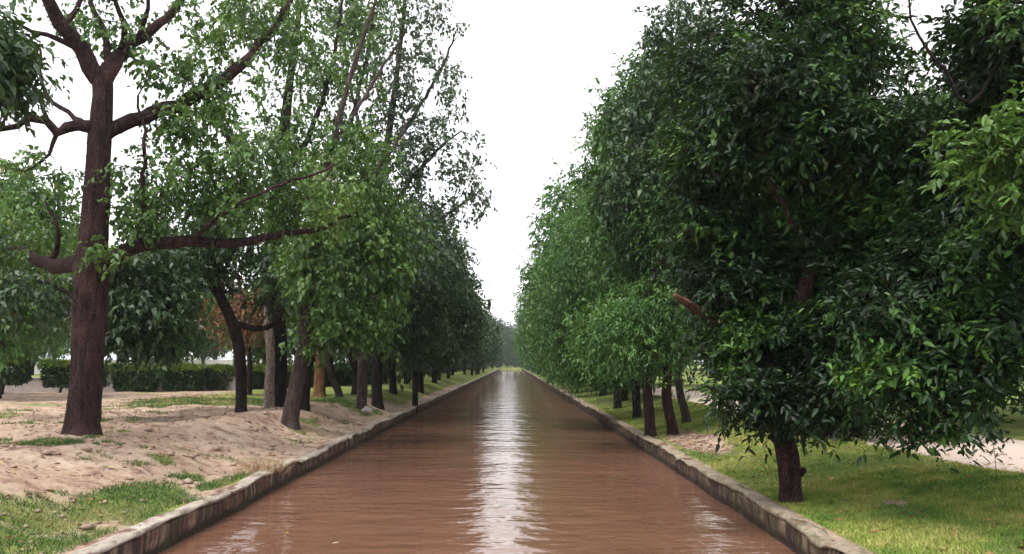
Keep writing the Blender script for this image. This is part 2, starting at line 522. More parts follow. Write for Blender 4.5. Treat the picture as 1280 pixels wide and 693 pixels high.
ys = axis([(-6, 3, 0.5), (3, 45, 0.09), (45, 110, 0.4), (110, YEND + .3, 3)])
for side, lab in ((-1, 'low plastered canal wall along the sandy left bank, patched with bare brick and stains'),
                  (1, 'low rough mossy canal wall along the grassy right bank')):
    w = thing('canal_wall', (0, 0, 0), lab, 'wall')
    rg = 0.05 if side < 0 else 0.075
    facep = [(0.0, -1.25), (0.0, -0.34), (0.012, -0.25), (0.008, -0.17), (0.006, -0.10), (0.012, -0.045), (0.20, -0.045), (0.20, -1.2)]
    Vv, Ff = sweep(facep, ys, rg, 11 if side < 0 else 23, side)
    link('masonry_face', mesh_from('masonry_face', Vv, Ff, M['face_l' if side < 0 else 'face_r'], True), w)
    capp = [(0.03, -0.05), (-0.008, -0.043), (-0.010, -0.018), (0.002, -0.003), (0.03, 0.006), (0.12, 0.008), (0.17, 0.004), (0.21, -0.004), (0.225, -0.03), (0.23, -0.30)]
    Vv, Ff = sweep(capp, ys, rg * 1.0, 11 if side < 0 else 23, side)
    link('coping', mesh_from('coping', Vv, Ff, M['cap_l' if side < 0 else 'cap_r'], True), w)

# ------------------------------------------------------------------ tree machinery
def frames(pts):
    t = np.gradient(pts, axis=0)
    t /= np.linalg.norm(t, axis=1, keepdims=True) + 1e-9
    ref = np.array([0.0, 1.0, 0.0]) if abs(t[0][1]) < 0.8 else np.array([1.0, 0, 0])
    A = np.zeros_like(pts)
    a = np.cross(t[0], ref)
    for i in range(len(pts)):
        a = a - t[i] * a.dot(t[i])
        a = a / (np.linalg.norm(a) + 1e-9)
        A[i] = a
    return t, A, np.cross(t, A)

def spline(pts, rad, step):
    """resample a polyline with Catmull-Rom smoothing"""
    pts = np.array(pts, float); rad = np.array(rad, float)
    if len(pts) < 2:
        return pts, rad
    ext = np.vstack([2 * pts[0] - pts[1], pts, 2 * pts[-1] - pts[-2]])
    op, orr = [], []
    for i in range(len(pts) - 1):
        p0, p1, p2, p3 = ext[i:i + 4]
        n = max(1, int(np.linalg.norm(p2 - p1) / step))
        for k in range(n):
            t = k / n
            op.append(0.5 * (2 * p1 + (p2 - p0) * t + (2 * p0 - 5 * p1 + 4 * p2 - p3) * t * t + (3 * p1 - p0 - 3 * p2 + p3) * t ** 3))
            orr.append(rad[i] * (1 - t) + rad[i + 1] * t)
    op.append(pts[-1]); orr.append(rad[-1])
    return np.array(op), np.array(orr)

def tubes(polys, sides=6, ridge=0.0, seed=0):
    Vs, Fs, off = [], [], 0
    for pts, rad in polys:
        n = len(pts)
        if n < 2:
            continue
        t, A, B = frames(pts)
        ang = np.linspace(0, 2 * math.pi, sides, endpoint=False)
        rr = np.repeat(rad[:, None], sides, 1)
        if ridge > 0:
            L = np.concatenate([[0], np.cumsum(np.linalg.norm(np.diff(pts, axis=0), axis=1))])
            aa = np.repeat(ang[None], n, 0)
            ll = np.repeat(L[:, None], sides, 1)
            k1 = fbm(np.cos(aa) * 2.2 + 7, np.sin(aa) * 2.2 + ll * 0.8, seed + 3)
            k2 = fbm(np.cos(aa) * 6 + 9, np.sin(aa) * 6 + ll * 2.0, seed + 9)
            rr = rr * (1 + ridge * ((k1 - 0.5) * 1.5 + (k2 - 0.5) * 0.8))
        ring = pts[:, None, :] + rr[:, :, None] * (np.cos(ang)[None, :, None] * A[:, None, :] + np.sin(ang)[None, :, None] * B[:, None, :])
        Vs.append(ring.reshape(-1, 3))
        idx = np.arange(n * sides).reshape(n, sides) + off
        nxt = np.roll(idx, -1, axis=1)
        Fs.append(np.stack([idx[:-1], nxt[:-1], nxt[1:], idx[1:]], -1).reshape(-1, 4))
        off += n * sides
        # closed tip
        Vs.append((pts[-1] + t[-1] * rad[-1] * 0.4)[None])
        k = idx[-1]
        kn = np.roll(k, -1)
        tipi = np.full(sides, off)
        Fs.append(np.stack([k, kn, tipi, tipi], -1))
        off += 1
    V = np.concatenate(Vs); F = np.concatenate(Fs)
    return V, F

def tube_mesh(name, polys, mat, sides=6, ridge=0.0, seed=0):
    V, F = tubes(polys, sides, ridge, seed)
    quad = F[F[:, 2] != F[:, 3]]
    tri = F[F[:, 2] == F[:, 3]][:, :3]
    me = bpy.data.meshes.new(name)
    me.vertices.add(len(V)); me.vertices.foreach_set('co', V.astype(np.float32).ravel())
    li = np.concatenate([quad.ravel(), tri.ravel()]).astype(np.int32)
    me.loops.add(len(li)); me.loops.foreach_set('vertex_index', li)
    ls = np.concatenate([np.arange(len(quad)) * 4, len(quad) * 4 + np.arange(len(tri)) * 3]).astype(np.int32)
    me.polygons.add(len(ls)); me.polygons.foreach_set('loop_start', ls)
    me.update(calc_edges=True)
    me.polygons.foreach_set('use_smooth', np.ones(len(ls), dtype=bool))
    me.materials.append(mat)
    return me

def unit(a):
    return a / (np.linalg.norm(a, axis=-1, keepdims=True) + 1e-9)

def leaf_mesh(name, B, D, U, L, W, mat, rng, hi=True, fold=0.35, droop=0.25):
    D = unit(D)
    S = unit(np.cross(D, U))
    Nn = np.cross(S, D)
    n = len(B)
    L = L[:, None]; W = W[:, None]
    dz = np.array([0, 0, -1.0])
    fo = fold * (0.5 + rng.random((n, 1)))
    if hi:
        l1 = B + D * L * 0.30 + S * W * 0.48 + Nn * W * fo * 0.5
        r1 = B + D * L * 0.30 - S * W * 0.48 + Nn * W * fo * 0.5
        l2 = B + D * L * 0.66 + S * W * 0.40 + Nn * W * fo * 0.4 + dz * L * droop * 0.35
        r2 = B + D * L * 0.66 - S * W * 0.40 + Nn * W * fo * 0.4 + dz * L * droop * 0.35
        tip = B + D * L + dz * L * droop
        V = np.stack([B, r1, r2, tip, l2, l1], 1).reshape(-1, 3)
        i = np.arange(n)[:, None] * 6
        F = np.concatenate([i + np.array([[0, 1, 2, 3]]), i + np.array([[0, 3, 4, 5]])], 0)
    else:
        l1 = B + D * L * 0.45 + S * W * 0.5 + Nn * W * fo * 0.5
        r1 = B + D * L * 0.45 - S * W * 0.5 + Nn * W * fo * 0.5
        tip = B + D * L + dz * L * droop
        V = np.stack([B, r1, tip, l1], 1).reshape(-1, 3)
        F = np.arange(n)[:, None] * 4 + np.array([[0, 1, 2, 3]])
    return mesh_from(name, V, F, mat)

def sample_lobes(rng, lobes, dens):
    """lobes: (center, radii, n) -> points on and inside the lobes, shell biased, with the lobe centres"""
    pts, cen = [], []
    for c, r, n in lobes:
        n = max(3, int(n * dens))
        d = unit(rng.normal(size=(n, 3)))
        rad = rng.random(n) ** 0.42
        wob = 1 + 0.22 * (fbm(d[:, 0] * 2 + c[0], d[:, 1] * 2 + d[:, 2] * 1.7 + c[1], int(abs(c[2]) * 10)) - 0.5) * 2
        pts.append(np.array(c) + d * (rad * wob)[:, None] * np.array(r))
        cen.append(np.repeat(np.array(c)[None], n, 0))
    return np.concatenate(pts), np.concatenate(cen)

def grow(rng, limbs, targets, rmin=0.006, step=0.3, sag=0.05):
    """joins every target to the nearest wood; returns branch polylines"""
    nodes = np.concatenate([p for p, r in limbs]); nrad = np.concatenate([r for p, r in limbs])
    cap = len(nodes) + len(targets) * 14 + 10
    X = np.zeros((cap, 3)); Rr = np.zeros(cap)
    k = len(nodes); X[:k] = nodes; Rr[:k] = nrad
    d0 = np.array([np.min(np.linalg.norm(nodes - t, axis=1)) for t in targets])
    polys = []
    for ti in np.argsort(d0):
        t = targets[ti]
        d = np.linalg.norm(X[:k] - t, axis=1)
        pen = d + np.maximum(0, X[:k, 2] - t[2]) * 0.35
        j = int(np.argmin(pen))
        dist = d[j]
        if dist < 0.05:
            continue
        n = int(min(10, max(2, math.ceil(dist / step))))
        s = np.linspace(0, 1, n + 1)[:, None]
        jit = rng.normal(size=(n + 1, 3)) * 0.05 * dist * np.sin(s * math.pi)
        pts = X[j] * (1 - s) + t * s + jit + np.array([0, 0, 1.0]) * np.sin(s * math.pi) * dist * sag
        r0 = min(Rr[j] * 0.72, 0.007 + 0.016 * dist)
        r0 = max(r0, rmin)
        rad = np.linspace(r0, max(rmin * 0.7, r0 * 0.45), n + 1)
        polys.append((pts, rad))
        X[k:k + n] = pts[1:]; Rr[k:k + n] = rad[1:]
        k += n
    return polys

def foliage(name, rng, pts, cen, sp, mat, hang=None):
    """leaf sprays on twigs around every cluster point"""
    k, m_ = sp['twigs'], sp['leaves']
    n = len(pts)
    out_d = unit(pts - cen + np.array([0, 0, 0.1]))
    fl = np.array([1, 1, sp.get('flat', 1.0)])
    td = unit((out_d[:, None, :] * sp.get('outw', 0.5) + rng.normal(size=(n, k, 3)) * 0.75) * fl + np.array([0, 0, -sp.get('drop', 0.25)]))
    tl = sp['tlen'] * (0.55 + 0.9 * rng.random((n, k, 1)))
    ts = pts[:, None, :] + rng.normal(size=(n, k, 3)) * sp['spread'] * fl
    f = (np.arange(m_) + 0.5) / m_
    f = f[None, None, :, None] + (rng.random((n, k, m_, 1)) - 0.5) / m_
    B = ts[:, :, None, :] + td[:, :, None, :] * tl[:, :, None, :] * f + np.array([0, 0, -1.0]) * (f ** 2) * tl[:, :, None, :] * sp.get('bend', 0.25)
    D = td[:, :, None, :] * 0.7 + rng.normal(size=B.shape) * 0.62 * fl + np.array([0, 0, -sp.get('ldrop', 0.3)])
    U = rng.normal(size=B.shape) * sp.get('urand', 0.55) + np.array([0, 0, 1.0]) + out_d[:, None, None, :] * 0.5
    B = B.reshape(-1, 3); D = D.reshape(-1, 3); U = U.reshape(-1, 3)
    nn = len(B)
    L = sp['L'] * (0.42 + 1.0 * rng.random(nn))
    W = L * sp['asp'] * (0.8 + 0.4 * rng.random(nn))
    return leaf_mesh(name, B, D, U, L, W, mat, rng, sp.get('hi', False), sp.get('fold', 0.35), sp.get('curl', 0.25))

SP = {
 'broad': dict(twigs=11, leaves=9, tlen=0.27, spread=0.15, L=0.092, asp=0.42, hi=True, drop=0.12, ldrop=0.16, flat=0.55, urand=0.5, curl=0.18, bend=0.3),
 'pipal': dict(twigs=7, leaves=6, tlen=0.34, spread=0.14, L=0.105, asp=0.8, hi=True, drop=0.3, ldrop=0.5, curl=0.3),
 'pipal_near': dict(twigs=8, leaves=6, tlen=0.30, spread=0.11, L=0.088, asp=0.8, hi=True, drop=0.3, ldrop=0.5, curl=0.3),
 'sparse': dict(twigs=5, leaves=5, tlen=0.34, spread=0.12, L=0.10, asp=0.8, hi=True, drop=0.2, ldrop=0.5),
 'fine': dict(twigs=11, leaves=11, tlen=0.42, spread=0.24, L=0.10, asp=0.36, drop=0.3, ldrop=0.35, bend=0.3),
 'mid': dict(twigs=8, leaves=8, tlen=0.42, spread=0.2, L=0.15, asp=0.5, drop=0.25, ldrop=0.3),
 'far': dict(twigs=7, leaves=7, tlen=0.6, spread=0.32, L=0.26, asp=0.55, drop=0.25, ldrop=0.3),
}

def hero_tree(name, label, cat, trunk, limbs, lobes, sp, leafm, barkm, seed, dens=1.0, group=None, sides=20, ridge=0.18, bare=None, trunk_step=0.18, twigm=None):
    """trunk / limbs: lists of (point, radius) in world coordinates; first trunk point is the foot"""
    rng = np.random.default_rng(seed)
    foot = np.array(trunk[0][0], float)
    foot[2] = float(ground_z(foot[0], foot[1]))
    root = thing(name, foot, label, cat, group)
    tp = [np.array(p) - foot for p, r in trunk]; tr = [r for p, r in trunk]
    tp[0] = np.array([0, 0, -0.15]); 
    tp.insert(1, tp[0] * 0.0 + (tp[1] - tp[0]) * 0.02 + np.array([0, 0, 0.15])); tr.insert(1, tr[0])
    tr[0] = tr[0] * 1.3
    wood = [spline(tp, tr, trunk_step)]
    link('trunk', tube_mesh('trunk', wood, barkm, sides, ridge, seed), root)
    for lb in limbs:
        q = spline([np.array(p) - foot for p, r in lb], [r for p, r in lb], 0.2)
        # small natural wobble
        q = (q[0] + np.concatenate([[np.zeros(3)], rng.normal(size=(len(q[0]) - 1, 3)) * 0.02]), q[1])
        wood.append(q)
        link('limb', tube_mesh('limb', [q], barkm, 10, 0.15, seed + len(wood)), root)
    if lobes:
        L2 = [(np.array(c) - foot, r, n) for c, r, n in lobes]
        pts, cen = sample_lobes(rng, L2, dens)
        keep = pts[:, 2] > 0.45
        pts2, cen = pts[keep], cen[keep]
        br = grow(rng, wood, pts2)
        if bare:
            bp, _ = sample_lobes(rng, [(np.array(c) - foot, r, n) for c, r, n in bare], 1.0)
            br += grow(rng, wood + br, bp, .005, .25, .08)
        if br:
            tag(link('twigs', tube_mesh('twigs', br, twigm or barkm, 5), root), kind='stuff')
        link('crown', foliage('crown', rng, pts2, cen, sp, leafm), root)
    return root

def px_lobe(u, v, Y, ru, rv, ry, n):
    return (P(u, v, Y), (ru * Y / FPX, ry, rv * Y / FPX), n)

def px_pts(lst):
    """(u, v, Y, width_px) -> (point, radius)"""
    return [(P(u, v, Y), w * 0.5 * Y / FPX) for u, v, Y, w in lst]

def gp(x, y):
    return np.array([x, y, float(ground_z(x, y))])


# ------------------------------------------------------------------ the near trees of the left bank
Y = 14.2
hero_tree('big_tree', 'large dark red-brown tree with forked trunk and spreading bare boughs on the sandy left bank', 'tree',
    px_pts([(101, 550, Y, 41), (107, 490, Y, 37), (110, 430, Y, 36), (115, 345, Y, 40), (117, 300, Y, 34), (122, 230, Y, 29), (124, 180, Y, 28), (128, 120, Y, 24), (126, 92, Y, 27)]),
    [px_pts([(124, 100, Y, 25), (100, 62, Y - .2, 22), (78, 30, Y - .5, 19), (58, -8, Y - .8, 15), (30, -80, Y - 1.2, 9), (0, -170, Y - 1.5, 4)]),
     px_pts([(127, 104, Y, 24), (140, 78, Y + .2, 20), (165, 55, Y + .5, 15), (200, 30, Y + .8, 12), (225, 2, Y + 1, 10), (255, -60, Y + 1.4, 6), (290, -140, Y + 1.6, 3)]),
     px_pts([(120, 160, Y, 20), (98, 157, Y - .2, 15), (72, 166, Y - .5, 13), (58, 152, Y - .6, 11), (35, 150, Y - .8, 9), (0, 160, Y - 1.1, 7), (-60, 150, Y - 1.5, 4)]),
     px_pts([(112, 345, Y, 26), (92, 330, Y + .3, 22), (62, 332, Y + .8, 18), (30, 316, Y + 1.3, 12), (-10, 312, Y + 1.8, 8), (-70, 290, Y + 2.3, 4)]),
     px_pts([(126, 325, Y, 24), (165, 310, Y + .2, 18), (230, 303, Y + .6, 15), (290, 304, Y + 1.0, 12), (345, 295, Y + 1.3, 10), (405, 285, Y + 1.8, 6), (450, 262, Y + 2.2, 3)]),
     px_pts([(126, 172, Y, 19), (165, 150, Y + .4, 18), (235, 126, Y + 1, 17), (285, 95, Y + 1.5, 15), (325, 55, Y + 2, 11), (355, 12, Y + 2.3, 9), (375, -40, Y + 2.6, 5)]),
     px_pts([(100, 62, Y - .2, 9), (60, 45, Y - .6, 6), (20, 30, Y - 1, 4), (-20, 0, Y - 1.2, 2)]),
     px_pts([(80, 32, Y - .5, 8), (110, -10, Y - .2, 5), (135, -70, Y, 3)]),
     px_pts([(168, 53, Y + .5, 7), (185, 10, Y + .3, 5), (178, -50, Y, 3)]),
     px_pts([(60, 152, Y - .6, 6), (45, 120, Y - .8, 4), (15, 105, Y - 1, 2)]),
     px_pts([(72, 165, Y - .5, 6), (60, 195, Y - .5, 4), (30, 215, Y - .6, 2)]),
     px_pts([(62, 332, Y + .8, 8), (75, 290, Y + .6, 5), (60, 262, Y + .6, 4), (50, 240, Y + .6, 2)]),
     px_pts([(138, 80, Y + .2, 11), (130, 40, Y + .3, 8), (112, 0, Y + .4, 6), (95, -60, Y + .5, 3)]),
     px_pts([(150, 66, Y + .3, 9), (158, 30, Y, 7), (140, -10, Y - .3, 5), (150, -80, Y - .5, 3)]),
     px_pts([(118, 165, Y, 9), (85, 140, Y + .4, 6), (55, 112, Y + .6, 5), (50, 60, Y + .8, 3)]),
     px_pts([(170, 310, Y + .2, 9), (178, 250, Y + .1, 6), (180, 190, Y, 5), (172, 120, Y, 3)]),
     px_pts([(240, 303, Y + .6, 8), (275, 270, Y + .3, 5), (330, 240, Y, 4), (420, 205, Y - .2, 3)]),
     ],
    [px_lobe(60, 235, Y + .5, 60, 45, 1.5, 12), px_lobe(20, 90, Y, 45, 55, 1.0, 5), px_lobe(150, 30, Y + .5, 110, 55, 1.6, 17), px_lobe(250, 90, Y + 1, 75, 60, 1.5, 34), px_lobe(235, 150, Y + .8, 55, 40, 1.0, 30),
     px_lobe(205, 225, Y + .6, 60, 45, 1.1, 40), px_lobe(310, 215, Y + 1.2, 70, 55, 1.3, 56), px_lobe(100, 0, Y - .3, 140, 40, 1.5, 9), px_lobe(300, 10, Y + 1.4, 80, 50, 1.2, 26),
     px_lobe(370, 60, Y + 2.4, 60, 60, 1.2, 24), px_lobe(20, 300, Y + 1.4, 60, 40, 1.2, 40),
     px_lobe(280, 265, Y + .8, 50, 25, .7, 18), px_lobe(115, -70, Y, 170, 60, 2, 16), px_lobe(380, 250, Y + 1.6, 70, 45, 1.0, 44), px_lobe(165, 275, Y + .2, 30, 25, .5, 16), px_lobe(135, 322, Y - .5, 16, 10, .2, 4)],
    SP['pipal_near'], M['leaf_pipal'], M['bark_red'], 101, 1.0, twigm=M['bark_grey'], bare=[px_lobe(90, 40, Y, 120, 70, 1.4, 130), px_lobe(230, 40, Y + .8, 110, 70, 1.4, 120), px_lobe(60, 180, Y, 70, 60, 1.2, 70), px_lobe(330, 110, Y + 1.6, 70, 90, 1.2, 80)], sides=28, ridge=0.22, trunk_step=0.09)

Y = 18.6
hero_tree('drooping_tree', 'dark tree with drooping foliage directly behind the big forked trunk', 'tree',
    px_pts([(118, 522, Y, 15), (120, 470, Y, 14), (128, 410, Y, 12), (145, 350, Y, 9), (165, 300, Y, 6)]),
    [px_pts([(140, 370, Y, 7), (185, 350, Y, 5), (225, 370, Y, 3)]), px_pts([(125, 420, Y, 6), (90, 370, Y + .3, 5), (50, 350, Y + .6, 3)])],
    [px_lobe(180, 355, Y, 55, 45, 1.1, 80), px_lobe(185, 400, Y, 50, 38, 1.0, 66), px_lobe(40, 370, Y + .8, 50, 40, 1.0, 34), px_lobe(150, 390, Y + .2, 30, 45, .8, 40)],
    SP['mid'], M['leaf_dark'], M['bark_dark'], 113)

Y = 21.5
hero_tree('slender_tree', 'slender dark tree bending to the left, with a thin curved trunk on the sandy bank', 'tree',
    px_pts([(301, 515, Y, 14), (301, 470, Y, 14), (298, 430, Y, 15), (288, 398, Y, 14), (270, 362, Y, 12), (245, 335, Y + .2, 10), (215, 318, Y + .4, 8), (170, 305, Y + .8, 4)]),
    [px_pts([(296, 405, Y, 9), (320, 412, Y + .1, 8), (345, 400, Y + .3, 6), (365, 370, Y + .6, 3)]),
     px_pts([(276, 372, Y, 6), (272, 330, Y, 5), (285, 280, Y, 4), (300, 230, Y, 3)]),
     px_pts([(240, 333, Y + .2, 6), (205, 350, Y, 4), (165, 385, Y - .2, 3)])],
    [px_lobe(240, 300, Y, 70, 45, 1.3, 55), px_lobe(200, 370, Y + .3, 55, 40, 1.0, 46), px_lobe(290, 290, Y, 45, 60, 1.2, 46), px_lobe(330, 340, Y + .5, 45, 40, 1.0, 26)],
    SP['mid'], M['leaf_dark'], M['bark_dark'], 102)

Y = 24.5
hero_tree('split_trunk_tree', 'thick tree with a pale barkless strip down its dark trunk behind the slender bent tree', 'tree',
    px_pts([(345, 508, Y, 25), (347, 470, Y, 25), (346, 430, Y, 26), (342, 390, Y, 25), (338, 340, Y, 22), (345, 270, Y, 19), (352, 200, Y, 16), (360, 120, Y, 11), (372, 30, Y, 7), (380, -40, Y, 4)]),
    [px_pts([(340, 360, Y, 12), (375, 300, Y + .4, 10), (410, 230, Y + .8, 8), (440, 150, Y + 1, 6), (460, 60, Y + 1.2, 4), (470, -10, Y + 1.3, 2)]),
     px_pts([(345, 280, Y, 9), (310, 230, Y - .5, 7), (285, 170, Y - 1, 5), (262, 110, Y - 1.3, 3)]),
     px_pts([(350, 230, Y, 9), (390, 160, Y - .2, 7), (415, 80, Y - .4, 5), (430, -10, Y - .4, 3)])],
    [px_lobe(350, 290, Y - .5, 85, 55, 1.8, 85), px_lobe(320, 180, Y - .5, 75, 70, 1.8, 70), px_lobe(400, 110, Y, 80, 90, 2.0, 85), px_lobe(380, 10, Y, 110, 70, 2, 70), px_lobe(420, 220, Y + .5, 65, 70, 1.6, 80),
     px_lobe(410, 330, Y + .2, 60, 60, 1.5, 90), px_lobe(460, 30, Y + 1, 50, 80, 1.3, 40), px_lobe(300, 40, Y - .5, 70, 70, 1.5, 36)],
    SP['pipal'], M['leaf_pipal'], M['bark_dark'], 103, 1.0, twigm=M['bark_grey'], bare=[px_lobe(400, 80, Y, 100, 110, 1.8, 120), px_lobe(330, 200, Y - .6, 80, 80, 1.5, 60)], trunk_step=.2)
# the pale strip of bare wood is a part of that tree
root = [o for o in COL.objects if o.name == 'split_trunk_tree'][0]
f = np.array(root.location)
st = [(P(337, 508, Y - .24), 16), (P(339, 470, Y - .24), 14), (P(339, 430, Y - .24), 13), (P(335, 395, Y - .22), 10), (P(332, 350, Y - .2), 5)]
q = spline([p - f for p, w in st], [w * .5 * Y / FPX for p, w in st], .2)
q[0][0][2] = -0.1
link('bare_wood_strip', tube_mesh('bare_wood_strip', [q], M['bark_pale'], 10, .4, 7), root)

Y = 20.2
hero_tree('grey_trunk_tree', 'tree with a grey trunk leaning right at the crest of the eroded left bank', 'tree',
    px_pts([(363, 530, Y, 21), (369, 490, Y, 19), (376, 455, Y, 18), (381, 420, Y, 16), (385, 370, Y, 14), (388, 310, Y, 12), (400, 240, Y, 10), (418, 170, Y, 8), (440, 90, Y, 6), (470, 0, Y, 4)]),
    [px_pts([(386, 330, Y, 9), (370, 270, Y - .6, 7), (395, 240, Y - .9, 5), (418, 200, Y - 1, 3)]),
     px_pts([(388, 310, Y, 8), (430, 260, Y + .3, 6), (480, 200, Y + .6, 5), (520, 140, Y + .8, 3)]),
     px_pts([(410, 195, Y, 6), (455, 120, Y + .3, 5), (500, 50, Y + .5, 3)])],
    [px_lobe(420, 330, Y, 75, 75, 1.7, 120), px_lobe(415, 405, Y, 45, 34, 1.0, 36), px_lobe(470, 300, Y + .5, 65, 75, 1.5, 100), px_lobe(440, 220, Y + .3, 65, 65, 1.5, 75), px_lobe(450, 400, Y + .6, 45, 40, 1.0, 50)],
    SP['pipal'], M['leaf_bright'] if False else M['leaf_pipal'], M['bark_grey'], 104, 1.0)

Y = 22.8
hero_tree('dark_stem_tree', 'short dark upright tree close behind the leaning grey trunk on the left bank', 'tree',
    px_pts([(379, 515, Y, 15), (381, 480, Y, 15), (388, 440, Y, 13), (400, 400, Y, 11), (415, 350, Y, 8), (430, 300, Y, 5)]),
    [px_pts([(392, 425, Y, 7), (380, 390, Y, 5), (365, 350, Y, 3)])],
    [px_lobe(440, 385, Y, 50, 38, 1.2, 46), px_lobe(390, 365, Y + .2, 40, 35, 1.0, 30)],
    SP['mid'], M['leaf_pipal'], M['bark_dark'], 105)

Y = 27.5
hero_tree('tall_sparse_tree', 'tall thin-crowned tree with loose leaves standing against the white sky, left of the canal', 'tree',
    px_pts([(452, 494, Y, 13), (455, 440, Y, 13), (460, 370, Y, 12), (468, 300, Y, 11), (478, 220, Y, 9), (490, 140, Y, 8), (500, 60, Y, 6), (508, -20, Y, 4), (512, -90, Y, 2)]),
    [px_pts([(470, 290, Y, 7), (510, 230, Y - .3, 5), (545, 190, Y - .5, 4), (575, 165, Y - .6, 2)]),
     px_pts([(482, 200, Y, 6), (520, 140, Y, 5), (550, 90, Y, 4), (570, 40, Y, 2)]),
     px_pts([(478, 230, Y, 6), (450, 160, Y + .3, 5), (435, 90, Y + .5, 4), (425, 10, Y + .6, 3)]),
     px_pts([(466, 320, Y, 7), (520, 290, Y, 5), (570, 262, Y, 4), (600, 240, Y, 2)])],
    [px_lobe(500, 60, Y, 55, 90, 1.6, 85), px_lobe(480, 190, Y, 70, 80, 1.9, 100), px_lobe(535, 190, Y - .4, 45, 70, 1.3, 42), px_lobe(560, 100, Y - .2, 30, 75, 1.0, 22), px_lobe(575, 235, Y, 35, 45, 1.0, 26),
     px_lobe(510, 300, Y, 70, 60, 1.9, 95), px_lobe(440, 20, Y + .4, 50, 60, 1.4, 50), px_lobe(590, 190, Y - .2, 18, 30, .6, 6), px_lobe(600, 255, Y - .2, 12, 25, .5, 5), px_lobe(540, 10, Y, 40, 40, 1.0, 18)],
    SP['pipal'], M['leaf_grey'], M['bark_grey'], 106, 1.0, bare=[px_lobe(500, 90, Y, 80, 110, 1.6, 90)])

Y = 33
hero_tree('orange_trunk_tree', 'tree with a short orange-brown trunk on the left lawn', 'tree',
    px_pts([(399, 496, Y, 15), (400, 470, Y, 14), (402, 440, Y, 13), (408, 390, Y, 10), (415, 330, Y, 6)]),
    [px_pts([(403, 430, Y, 8), (380, 390, Y, 6), (360, 350, Y, 3)])],
    [px_lobe(400, 370, Y, 60, 60, 2.0, 70)], SP['mid'], M['leaf_fine'], M['bark_orange'], 107)
Y = 31.5
hero_tree('leaning_stem_tree', 'dark tree whose lower trunk slants left to right beside the orange-brown trunk', 'tree',
    px_pts([(424, 491, Y, 9), (414, 468, Y, 9), (412, 445, Y, 9), (425, 400, Y, 8), (440, 350, Y, 5)]),
    [], [px_lobe(440, 370, Y, 55, 60, 2.0, 75)], SP['mid'], M['leaf_dark'], M['bark_dark'], 108)
Y = 33.5
hero_tree('twin_stem_tree', 'dark tree with two thin crossing stems at the edge of the left lawn', 'tree',
    px_pts([(445, 491, Y, 11), (446, 465, Y, 10), (438, 440, Y, 9), (430, 400, Y, 6), (425, 360, Y, 4)]),
    [px_pts([(446, 480, Y, 7), (452, 460, Y - .1, 7), (462, 435, Y - .1, 6), (475, 395, Y - .1, 4)])],
    [px_lobe(470, 390, Y, 60, 55, 2.0, 90), px_lobe(430, 350, Y, 40, 40, 1.5, 40)], SP['mid'], M['leaf_dark'], M['bark_dark'], 109)
Y = 30
hero_tree('stout_dark_tree', 'stout dark tree near the left wall under the dense canopy', 'tree',
    px_pts([(472, 500, Y, 14), (471, 470, Y, 13), (474, 440, Y, 13), (482, 400, Y, 10), (490, 350, Y, 8), (500, 300, Y, 5)]),
    [px_pts([(474, 445, Y, 8), (492, 420, Y + .2, 6), (520, 390, Y + .4, 4)]), px_pts([(477, 425, Y, 7), (462, 390, Y, 5), (450, 350, Y, 3)])],
    [px_lobe(490, 370, Y, 70, 60, 2.0, 120), px_lobe(530, 340, Y, 50, 60, 1.6, 90), px_lobe(520, 420, Y + .5, 50, 30, 1.5, 60)], SP['mid'], M['leaf_dark'], M['bark_dark'], 110)
Y = 34
hero_tree('wall_side_tree', 'thin straight dark tree growing right against the left canal wall', 'tree',
    px_pts([(519, 502, Y, 7), (519, 470, Y, 7), (521, 435, Y, 7), (527, 390, Y, 6), (535, 340, Y, 5), (540, 290, Y, 3)]),
    [px_pts([(522, 430, Y, 4), (545, 400, Y, 3), (560, 370, Y, 2)])],
    [px_lobe(545, 350, Y + .5, 50, 60, 1.8, 110), px_lobe(565, 400, Y + 1, 40, 40, 1.6, 80), px_lobe(530, 290, Y, 45, 40, 1.6, 70)], SP['mid'], M['leaf_dark'], M['bark_dark'], 111)
# trees standing just outside the left edge of the picture
Y = 11
hero_tree('overhanging_tree', 'dark bluish leaf mass hanging in at the upper left corner', 'tree',
    px_pts([(-230, 620, Y, 36), (-225, 400, Y, 32), (-210, 200, Y, 26), (-180, 20, Y, 18)]),
    [px_pts([(-215, 240, Y, 14), (-120, 130, Y, 9), (-40, 80, Y, 5), (20, 60, Y, 2)])],
    [px_lobe(-25, 72, Y, 34, 36, .6, 60), px_lobe(8, 88, Y, 16, 16, .3, 12), px_lobe(-120, 60, Y, 110, 90, 1.3, 50)], SP['mid'], M['leaf_dark'], M['bark_dark'], 112)

